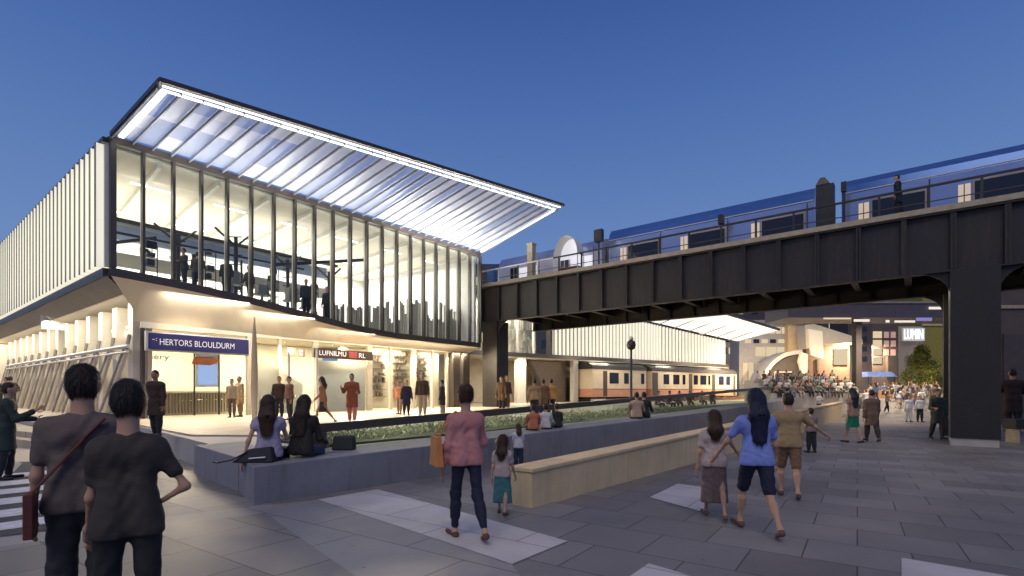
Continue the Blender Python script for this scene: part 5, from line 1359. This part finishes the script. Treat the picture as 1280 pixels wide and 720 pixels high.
# foreground couple
def fg(px, Y, Hh, *a, **k):
    x = (px - 640) / 640.0 * Y; return person((x, Y, gz(x, Y)), Hh, *a, **k)
_, sb = fg(103, 3.25, 1.755, 34, 'tall man in a grey brown t-shirt, back turned, nearest on the left', ('tshirt', (0.13, 0.10, 0.085)), ('trousers', (0.03, 0.028, 0.03)), ('short', DBR), pose='stand', h=.013, slim=.88, bag=('strap', (0.12, 0.03, 0.025)))
tag(sb, 'dull red cross body strap and bag on the nearest tall man', 'bag')
fg(160, 2.85, 1.65, 34, 'dark haired woman in dark clothes with bent elbow, nearest on the left', ('tshirt', (0.045, 0.035, 0.028)), ('trousers', (0.018, 0.017, 0.018)), ('short', (0.02, 0.014, 0.010)), pose='elbow', h=.013, female=True, slim=.80, extra=dict(ab=(8, 30), akimbo=1))
# left edge
P(8, 600, 480, -50, 'man in a dark green jacket cut by the left edge', ('coat', (0.02, 0.035, 0.028)), ('trousers', BLK), ('short', DBR), pose='phone', h=.018)
person(tuple(G(-3.4, 2.2, gz(*G(-3.4, 2.2).xy))), 1.72, -30, 'dark figure just behind the man in the green jacket', ('jumper', (0.05, 0.04, 0.035)), ('trousers', BLK), ('short', DBR), h=.024)
# pink woman, bag, children
loc = at(583, 673)
_, tb = person(loc, hgt(loc, 481), 24, 'woman in a dusty pink jumper and navy leggings walking away', ('jumper', (0.50, 0.21, 0.20)), ('leggings', (0.012, 0.014, 0.035)), ('bun', BRN), pose='bag', h=.014, female=True, shoes=(0.12, 0.055, 0.03), slim=.95, extra=dict(hip=(12, -12), knee=(8, 22)), bag=('tote', (0.55, 0.21, 0.06)))
tag(tb, 'orange tote bag on the left arm of the woman in pink', 'bag')
loc = at(628, 643); person(loc, hgt(loc, 547), -12, 'small child with brown hair and teal skirt by the cream wall end', ('tshirt', (0.42, 0.33, 0.30)), ('long_skirt', (0.05, 0.17, 0.17)), ('bob', BRN), pose='stroll', h=.013, child=True, female=True, shoes=(.12, .05, .03))
loc = at(648, 588); person(loc, hgt(loc, 531), 20, 'child in a white top and navy skirt standing at the blue grey wall', ('tshirt', (0.5, 0.5, 0.54)), ('trousers', NAVY), ('bob', BRN), pose='stand', h=.016, child=True, female=True)
# blue woman and company
loc = at(946, 666); person(loc, hgt(loc, 484), -4, 'woman in a light blue shirt and navy shorts with long dark hair', ('tshirt', (0.20, 0.26, 0.62)), ('shorts', (0.012, 0.014, 0.035)), ('long', (0.012, 0.014, 0.035)), pose='walk', h=.014, female=True, shoes=(.15, .07, .05), extra=dict(sh=(22, 10), ab=(26, 14), el=(12, 20)))
loc = at(893, 648); person(loc, hgt(loc, 514), -10, 'brown haired girl in a pale top walking left of the woman in blue', ('tshirt', (0.50, 0.38, 0.34)), ('long_skirt', (0.16, 0.11, 0.10)), ('bob', BRN), pose='handup', h=.014, child=False, female=True, shoes=(.2, .1, .07))
loc = at(986, 622); person(loc, hgt(loc, 493), -20, 'person in a tan shirt and brown shorts reaching right', ('tshirt', (0.34, 0.23, 0.11)), ('shorts', (0.20, 0.11, 0.06)), ('short', DBR), pose='reachR', h=.016, shoes=(.1, .06, .04))
loc = at(1014, 566); person(loc, hgt(loc, 512), 10, 'small child in dark trousers beside the person in tan', ('tshirt', (0.25, 0.18, 0.15)), ('trousers', BLK), ('short', DBR), pose='stand', h=.02, child=True)
loc = at(1066, 554); person(loc, hgt(loc, 486), 12, 'long haired woman with a bright green skirt', ('top', (0.34, 0.20, 0.15)), ('skirt', (0.0, 0.16, 0.085)), ('long', BLK), pose='stroll', h=.02, female=True)
loc = at(1090, 552); person(loc, hgt(loc, 488), -8, 'figure in a long brown coat right of the green skirt', ('coat', (0.16, 0.095, 0.07)), ('trousers', (.05, .035, .03)), ('short', BRN), pose='stroll', h=.02)
loc = at(1172, 549); person(loc, hgt(loc, 487), 170, 'man in a dark green grey jacket left of the black pier', ('coat', (0.07, 0.075, 0.055)), ('trousers', (.05, .04, .03)), ('short', BRN), pose='bag', h=.02)
loc = at(1266, 540); person(loc, hgt(loc, 462), -30, 'dark figure standing behind the black box at the right edge', ('coat', (0.04, 0.025, 0.022)), ('trousers', BLK), ('short', DBR), pose='folded', h=.02)
# terrace
P(195, 545, 464, 176, 'person in a dark coat standing under the left end of the navy sign', ('coat', (0.045, 0.022, 0.014)), ('trousers', BLK), ('short', DBR), z=TF, h=.018, skin=1)
P(300, 521, 471, 150, 'person in a pale tan coat left of the tapered mast', ('coat', (0.30, 0.22, 0.13)), ('trousers', (.2, .15, .1)), ('short', DBR), z=TF, h=.024)
P(290, 522, 474, 190, 'figure in a beige top beside the pale tan coat', ('shirt', (0.38, 0.29, 0.18)), ('trousers', (.1, .07, .05)), ('short', DBR), z=TF, h=.024, female=True)
P(325, 517, 474, 30, 'dark figure with a backpack just right of the tapered mast', ('jumper', (0.05, 0.035, 0.025)), ('trousers', BLK), ('short', DBR), z=TF, h=.026)
P(349, 524, 471, 200, 'slim dark figure behind the seated women, the left of two', ('jumper', (0.05, 0.03, 0.02)), ('trousers', BLK), ('short', DBR), z=TF, h=.024)
P(362, 525, 471, 150, 'slim brown figure behind the seated women, the right of two', ('jumper', (0.16, 0.08, 0.05)), ('trousers', BLK), ('short', BRN), z=TF, h=.024, female=True)
P(404, 531, 470, 100, 'woman in an orange brown top and dark skirt walking on the terrace', ('shirt', (0.42, 0.17, 0.05)), ('skirt', (.06, .03, .02)), ('bob', BRN), z=TF, h=.02, pose='walk', female=True)
P(440, 528, 468, 185, 'person in a red brown jacket and pink trousers under the brown sign', ('coat', (0.28, 0.075, 0.03)), ('trousers', (.55, .22, .16)), ('short', BRN), z=TF, h=.02, pose='phone')
P(499, 518, 478, 160, 'person in an orange top by the shop window, left of the navy coat', ('shirt', (0.55, 0.20, 0.09)), ('trousers', (.3, .2, .14)), ('short', BRN), z=TF, h=.026, female=True)
P(508, 519, 479, 200, 'person in a long navy coat by the shop window', ('coat', (0.02, 0.018, 0.04)), ('trousers', BLK), ('short', BRN), z=TF, h=.026)
P(528, 520, 467, 180, 'person in a dark brown jacket and pale trousers by the shop window', ('jumper', (0.075, 0.04, 0.022)), ('trousers', (.42, .34, .22)), ('short', DBR), z=TF, h=.024, pose='stand')
P(553, 521, 480, 90, 'dark figure close to the head of the woman in pink', ('coat', (0.04, 0.03, 0.025)), ('trousers', (.4, .33, .25)), ('short', DBR), z=TF, h=.026)
P(627, 514, 471, 160, 'brown figure beside the iron column, left of two together', ('coat', (0.13, 0.07, 0.03)), ('trousers', BLK), ('short', DBR), z=TF, h=.028)
P(633, 514, 470, 200, 'dark figure beside the iron column, right of two together', ('jumper', (0.07, 0.035, 0.02)), ('trousers', (.1, .06, .03)), ('bob', DBR), z=TF, h=.028, female=True)
P(668, 525, 475, 10, 'person in a tan top behind the handrail, leftmost of three', ('shirt', (0.40, 0.24, 0.11)), ('trousers', BLK), ('short', BRN), z=TF, h=.024)
P(679, 524, 475, -5, 'person in a brown coat behind the handrail, middle of three', ('coat', (0.18, 0.09, 0.045)), ('trousers', BLK), ('short', BRN), z=TF, h=.024)
P(689, 523, 474, 5, 'person in an orange jumper behind the handrail, rightmost of three', ('jumper', (0.55, 0.25, 0.06)), ('trousers', BLK), ('short', BRN), z=TF, h=.024, female=True)
# seated on the wall
def on_wall(px, bq=-14.25):
    lo, hi = -1.9, 60
    for _ in range(50):
        md = (lo+hi)/2; g_ = G(md, bq)
        if 640 + 640*g_.x/g_.y < px: lo = md
        else: hi = md
    g_ = G(lo, bq); return (g_.x, g_.y, wz(lo))
person(on_wall(336, -14.22), 1.86, 12, 'long haired woman in a lilac top sitting on the wall', ('top', (0.36, 0.31, 0.42)), ('trousers', NAVY), ('long', BRN), pose='sitarm', h=.015, female=True, skin=0)
person(on_wall(376, -14.28), 1.88, 0, 'dark haired woman in a black top and jeans sitting on the wall', ('jumper', (0.02, 0.016, 0.013)), ('trousers', (0.06, 0.075, 0.13)), ('long', DBR), pose='sitlean', h=.015, female=True)
for px, lb, tc_, hc in ((667, 'seated child in orange on the wall, left of three', (0.45, 0.15, 0.07), BRN), (682, 'seated child in white on the wall, middle of three', (0.55, 0.52, 0.5), DBR), (697, 'seated child in black on the wall, right of three', (0.02, 0.02, 0.022), BRN)):
    person(on_wall(px), 1.22, rnd.uniform(-20, 20), lb, ('jumper', tc_), ('trousers', BLK), ('short', hc), pose='sit', h=.02, child=True)
for px, lb, tc_ in ((796, 'sitting figure in a beige top below the lamp post', (0.40, 0.27, 0.18)), (805, 'sitting figure in black below the lamp post', (0.015, 0.015, 0.015))):
    person(on_wall(px), 1.78, rnd.uniform(-20, 20), lb, ('jumper', tc_), ('trousers', BLK), ('short', DBR), pose='sit', h=.024)
cols = [(0.06, 0.05, 0.03), (0.03, 0.03, 0.035), (0.18, 0.15, 0.11), (0.05, 0.055, 0.04), (0.3, 0.26, 0.22), (0.04, 0.03, 0.03)]
names = ['olive brown', 'charcoal', 'tan', 'dark moss', 'pale stone', 'near black']
for px, cc, nm in zip((822, 836, 849, 862, 877, 890), cols, names):
    q_ = on_wall(px, -9.5)
    person((q_[0], q_[1], TF + .12), 1.72, 180 + rnd.uniform(-40, 40), 'small seated figure in %s beyond the rail in front of the carriages' % nm, ('jumper', cc), ('trousers', BLK), ('short', DBR), pose='sit', h=.03)
# bag on the wall beside the women
bp = on_wall(322, -14.2)
m = MB(); m.hexa([(bp[0]-.34, bp[1]-.16, bp[2]), (bp[0]+.30, bp[1]-.16, bp[2]), (bp[0]+.30, bp[1]+.2, bp[2]), (bp[0]-.34, bp[1]+.2, bp[2])], [(bp[0]-.12, bp[1]-.08, bp[2]+.2), (bp[0]+.24, bp[1]-.08, bp[2]+.24), (bp[0]+.24, bp[1]+.12, bp[2]+.24), (bp[0]-.12, bp[1]+.12, bp[2]+.2)])
hb = thing('handbag', 'black cloth bag lying on the wall left of the seated women', 'bag', bp)
m.build('bag_body', MT['leather_black'], hb, bevel=.03)
m = MB(); m.tube([(bp[0]-.1, bp[1]-.1, bp[2]+.17), (bp[0]-.3, bp[1]-.2, bp[2]+.05), (bp[0]-.5, bp[1]-.22, bp[2]+.012), (bp[0]-.62, bp[1]-.12, bp[2]+.012)], .012, 6); m.build('strap', MT['leather_black'], hb)
m = MB(); m.tube([(bp[0]-.05, bp[1]-.165, bp[2]+.07), (bp[0]+.2, bp[1]-.165, bp[2]+.09)], .012, 6); m.build('zip_trim', MT['white_metal'], hb)
bq = on_wall(430, -13.9)
m = MB(); m.hexa([(bq[0]-.2, bq[1]-.13, bq[2]), (bq[0]+.2, bq[1]-.13, bq[2]), (bq[0]+.2, bq[1]+.13, bq[2]), (bq[0]-.2, bq[1]+.13, bq[2])], [(bq[0]-.17, bq[1]-.09, bq[2]+.26), (bq[0]+.19, bq[1]-.09, bq[2]+.26), (bq[0]+.19, bq[1]+.1, bq[2]+.26), (bq[0]-.17, bq[1]+.1, bq[2]+.26)])
tag(m.build('satchel', mk('dark_green_cloth', (.03, .035, .03), .8), bevel=.03), 'squat dark satchel on the wall in front of the planting', 'bag')
# bridge
g_ = G(20.75, -21.7); person((g_.x, g_.y, 8.682), 1.70, 60, 'dark figure on the viaduct walkway behind the railing', ('coat', (0.015, 0.016, 0.025)), ('trousers', BLK), ('short', BLK), h=.026)
# upstairs in the pavilion
for a, b, yw, lb in ((2.75, 1.2, 150, 'dark figure upstairs in the third glazed bay'), (3.35, 1.5, 20, 'dark figure upstairs beside the steel columns'), (4.25, 0.9, 200, 'dark figure upstairs in the fifth glazed bay'), (5.35, 1.2, 160, 'dark figure upstairs in the sixth glazed bay'), (7.9, 0.9, 190, 'dark figure upstairs in the ninth glazed bay'), (9.1, 1.0, 170, 'dark figure upstairs left of the slatted screen')):
    g_ = G(a, b); person((g_.x, g_.y, zb(a)+.325), rnd.uniform(1.6, 1.8), yw, lb, ('jumper', rnd.choice([(0.03, .03, .035), (.06, .05, .04), (.1, .08, .07)])), ('trousers', BLK), ('short', DBR), h=.03, pose=rnd.choice(['stand', 'phone', 'stroll']), group='visitors upstairs')
# left of the pavilion
for a, b, yw, lb, cc in ((-1.1, 11.0, 40, 'figure in dark brown beside the slanting struts, tallest of the group', (0.06, .03, .02)), (-0.9, 13.4, 150, 'figure in maroon in the group by the slanting struts', (.12, .04, .03)), (-1.5, 14.2, 200, 'figure in pale grey in the group by the slanting struts', (.35, .3, .26)), (-1.0, 15.4, 100, 'figure in black in the group by the slanting struts', (.02, .02, .02)), (-1.9, 18.5, 30, 'lone dark figure near the brown door at the far left', (.04, .03, .03))):
    g_ = G(a, b); person((g_.x, g_.y, TF if a > -1.55 else .47), 1.72, yw, lb, ('coat' if cc[0] < .1 else 'jumper', cc), ('trousers', BLK), ('short', DBR), h=.03, pose=rnd.choice(['stand', 'phone', 'folded']))

# far standing crowd: copies of a few figures, clothes picked per object
CT = mk_random('crowd_top', [(.55, .55, .6), (.05, .05, .06), (.6, .58, .55), (.12, .16, .3), (.3, .2, .15), (.5, .5, .52), (.08, .06, .05), (.2, .25, .2), (.45, .3, .25)])
CB = mk_random('crowd_bottom', [(.02, .02, .025), (.05, .05, .07), (.1, .08, .06), (.2, .2, .25), (.4, .38, .35)])
CH = mk_random('crowd_hair', [(.02, .014, .01), (.05, .03, .015), (.12, .08, .04), (.03, .02, .02)])
def recolour(root):
    for c in root.children:
        k = c.name.split('.')[0]
        mt = {'t_shirt': CT, 'jumper': CT, 'coat': CT, 'trousers': CB, 'skirt': CB, 'hair': CH}.get(k)
        if mt: c.data.materials[0] = mt
def dup(root, loc, yaw, scale):
    r = root.copy(); COL.objects.link(r); r.location = loc; r.rotation_euler = (0, 0, yaw); r.scale = (scale,)*3
    for ch in root.children:
        c = ch.copy(); COL.objects.link(c); c.parent = r
    return r
def spot_crowd():
    x = rnd.choice([rnd.uniform(1010, 1190), rnd.uniform(1080, 1185), rnd.uniform(1120, 1180)]); Y = rnd.uniform(40, 56)
    X = (x - 640)/640*Y; return (X, Y, gz(X, Y))
LB = 'one of the small standing figures in the crowd below the tree and white sign'
bases = []
for k, (tp_, ps_, fm) in enumerate((('tshirt', 'stand', False), ('jumper', 'stroll', True), ('coat', 'phone', False), ('tshirt', 'walk', True), ('jumper', 'folded', False))):
    r = person(spot_crowd(), 1.70, rnd.uniform(0, 360), LB, (tp_, (.3, .3, .3)), ('trousers' if k != 3 else 'skirt', (.1, .1, .1)), ('short' if not fm else 'bob', DBR), h=.04, pose=ps_, female=fm, group='standing crowd under the bridge'); recolour(r); bases.append(r)
for k in range(46):
    dup(rnd.choice(bases), spot_crowd(), rnd.uniform(0, 6.28), rnd.uniform(.93, 1.07))
sb_ = []
LS = 'one of the sitting figures packed on the stepped seating beyond the wall'
def spot_seat():
    k = rnd.randint(0, 4); return (rnd.uniform(x0+.3, x1-.3), bl(k)+.22, 1.35 + .30*k)
for k, (tp_, ps_) in enumerate((('tshirt', 'sit'), ('jumper', 'sitlean'), ('jumper', 'sitarm'))):
    r = person(spot_seat(), 1.70, 180 + rnd.uniform(-25, 25), LS, (tp_, (.3, .3, .3)), ('trousers', (.1, .1, .1)), ('short' if k != 1 else 'bob', DBR), h=.04, pose=ps_, group='crowd sitting on the steps'); recolour(r); sb_.append(r)
for k in range(5):
    xx = x0 + .35
    while xx < x1 - .3:
        if rnd.random() < .85: dup(rnd.choice(sb_), (xx, bl(k)+.22, 1.35 + .30*k), math.pi + rnd.uniform(-.5, .5), rnd.uniform(.92, 1.06))
        xx += rnd.uniform(.55, .8)
# two people in white
loc = at(1146, 520); 
for px, lb, bc in ((1136, 'person in white with black trousers in front of the far crowd, left of two', (.6, .6, .6)), (1150, 'person in white with black trousers in front of the far crowd, right of two', BLK)):
    X = (px-640)/640*34.; person((X, 34., gz(X, 34.)), 1.75, 170, lb, ('shirt', (.7, .7, .72)), ('trousers', bc), ('short', DBR), h=.03)

# ------------------------------------------------------------------ light
WARM = (1.0, 0.80, 0.54); WW = (1.0, 0.89, 0.70)
for a in (2.5, 7.5, 12.5, 17.0):
    lamp_g('hall_light', (a, 4.5, ZT-.66), (0, 0, -1), 4.0, 5.0, 225, (1, .94, .84))
    lamp_g('hall_light_low', (a, 9.5, ZT-.66), (0, 0, -1), 4.0, 3.0, 430, (1, .97, .92))
lamp_g('canopy_light', (9.7, -.75, 9.3), (0, -.36, 1), 18, .2, 640, (1, .98, .95), 160)
lamp_g('canopy_light_end', (15.5, -.75, 9.3), (0, -.36, 1), 7, .2, 480, (1, .98, .94), 160)
for a in (3.2, 6.2, 9.6, 12.6, 15.8):
    lamp_g('shopfront_fill', (a, -.16, zb(a)-.12), (0, .42, -1), 3.1, .1, 62, WW)  # added fill lamps to brighten the shopfront, no fixtures
for a in (2.6, 6.8, 10.5, 14.5, 18.2):
    lamp_g('lobby_light', (a, 3.0, 4.05), (0, 0, -1), 2.4, .8, 280, WW)
    lamp_g('soffit_light', (a, 0.72, 3.95), (0, -.8, -1), 1.6, .2, 420, WARM, 170)
for b in (3.8, 10, 16, 22, 28):
    lamp_g('side_light', (0.35, b, 5.1), (.2, 0, -1), .15, 5.5, 190, WW)
for t in (2, 12, 22, 32):
    p = GW(t, -.4, 4.45); lamp('wing_light', p, p + Vector((.25*WY, -.25*WX, -1)), 2.5, .5, 420, WW)
    p = GW(t, -4.4, 4.9); lamp('wing_flood', p, GW(t, 0, 2.2), 2.0, .4, 110, WW)
for a in (2.2, 5.4, 8.6, 11.8, 15.0):
    lamp_g('planting_fill', (a, -13.0, rz_(a)-.19), (0, .5, -1), 2.6, .03, 14, WW)  # added lamps under the handrail to brighten the leaves
p = G(26, -27); lamp('tree_fill', (tp.x-1.0, 54.5, tz+.3), (tp.x, 58, tz+3), .4, .4, 420, (1, .85, .45))  # added lamp to brighten the tree crown, no fitting
p = GW(1.5, 1.0, 9.6); lamp('wing_hall_light', p, GW(1.5, 1.0, 0), 4, 1.5, 900, WW)
for x, Y, z, w in ((27.5, 59.5, 6.5, 1300), (33, 58, 7, 2200), (44, 66, 7.5, 2500), (38, 50, 6.5, 1100), (31, 42, 6.2, 700), (23, 34, 6.0, 320), (52, 74, 8, 2500)):
    lamp('street_fill', (x, Y, z), (x + .3, Y + 2.5, 0), .7, .7, w, WARM)  # added floating fill lamps to brighten the far buildings and crowd
p = G(24, -22); lamp('underbridge_light', (p.x, p.y, 6.1), (p.x, p.y, 0), .4, .4, 60, WW)

# dusk sky
wd = bpy.data.worlds.new('World'); sc.world = wd; wd.use_nodes = True
nt = wd.node_tree; nt.nodes.clear()
out = nt.nodes.new('ShaderNodeOutputWorld'); bg = nt.nodes.new('ShaderNodeBackground')
sky = nt.nodes.new('ShaderNodeTexSky'); sky.sky_type = 'NISHITA'; sky.sun_disc = False
sky.sun_elevation = R(-2.5); sky.sun_rotation = R(190); sky.air_density = 1.0; sky.dust_density = 0.3; sky.ozone_density = 3.0
tcw = nt.nodes.new('ShaderNodeTexCoord'); sp_ = nt.nodes.new('ShaderNodeSeparateXYZ'); nt.links.new(tcw.outputs['Generated'], sp_.inputs[0])
rp = nt.nodes.new('ShaderNodeValToRGB'); cr = rp.color_ramp; cr.interpolation = 'B_SPLINE'
SKYC = [(0.0, (.19, .30, .55)), (.16, (.165, .275, .53)), (.32, (.116, .215, .475)), (.48, (.069, .15, .41)), (.64, (.036, .088, .30)), (1.0, (.018, .045, .17))]
while len(cr.elements) < len(SKYC): cr.elements.new(.5)
for e, (q, c) in zip(cr.elements, SKYC): e.position = q; e.color = (*c, 1)
nt.links.new(sp_.outputs['Z'], rp.inputs['Fac'])
mxw = nt.nodes.new('ShaderNodeMix'); mxw.data_type = 'RGBA'; mxw.blend_type = 'ADD'; mxw.inputs[0].default_value = 0.04
nt.links.new(rp.outputs[0], mxw.inputs[6]); nt.links.new(sky.outputs[0], mxw.inputs[7]); nt.links.new(mxw.outputs[2], bg.inputs['Color']); bg.inputs['Strength'].default_value = 1.0
nt.links.new(bg.outputs[0], out.inputs['Surface'])
sl = bpy.data.lights.new('sun', 'SUN'); sl.energy = 1.08; sl.angle = R(42); sl.color = (1, .85, .71)
so = bpy.data.objects.new('sun', sl); COL.objects.link(so); so.rotation_euler = (R(38), 0, R(-12))

# ------------------------------------------------------------------ camera and render settings
cd = bpy.data.cameras.new('camera'); cam = bpy.data.objects.new('camera', cd); COL.objects.link(cam)
cam.location = (0, 0, H0); cam.rotation_euler = (R(90), 0, 0); cd.sensor_width = 36; cd.lens = 18.0; cd.shift_y = 128/1280; cd.clip_end = 2000; cd.clip_start = .05
sc.camera = cam
sc.view_settings.view_transform = 'Standard'; sc.view_settings.look = 'None'; sc.view_settings.exposure = 0; sc.view_settings.gamma = 1
sc.render.engine = 'CYCLES'; sc.cycles.use_denoising = True
sc.cycles.max_bounces = 7; sc.cycles.diffuse_bounces = 3; sc.cycles.glossy_bounces = 3; sc.cycles.transparent_max_bounces = 16; sc.cycles.transmission_bounces = 4
sc.cycles.sample_clamp_indirect = 6; sc.cycles.caustics_reflective = False; sc.cycles.caustics_refractive = False
sc.render.resolution_x = 1024; sc.render.resolution_y = 576
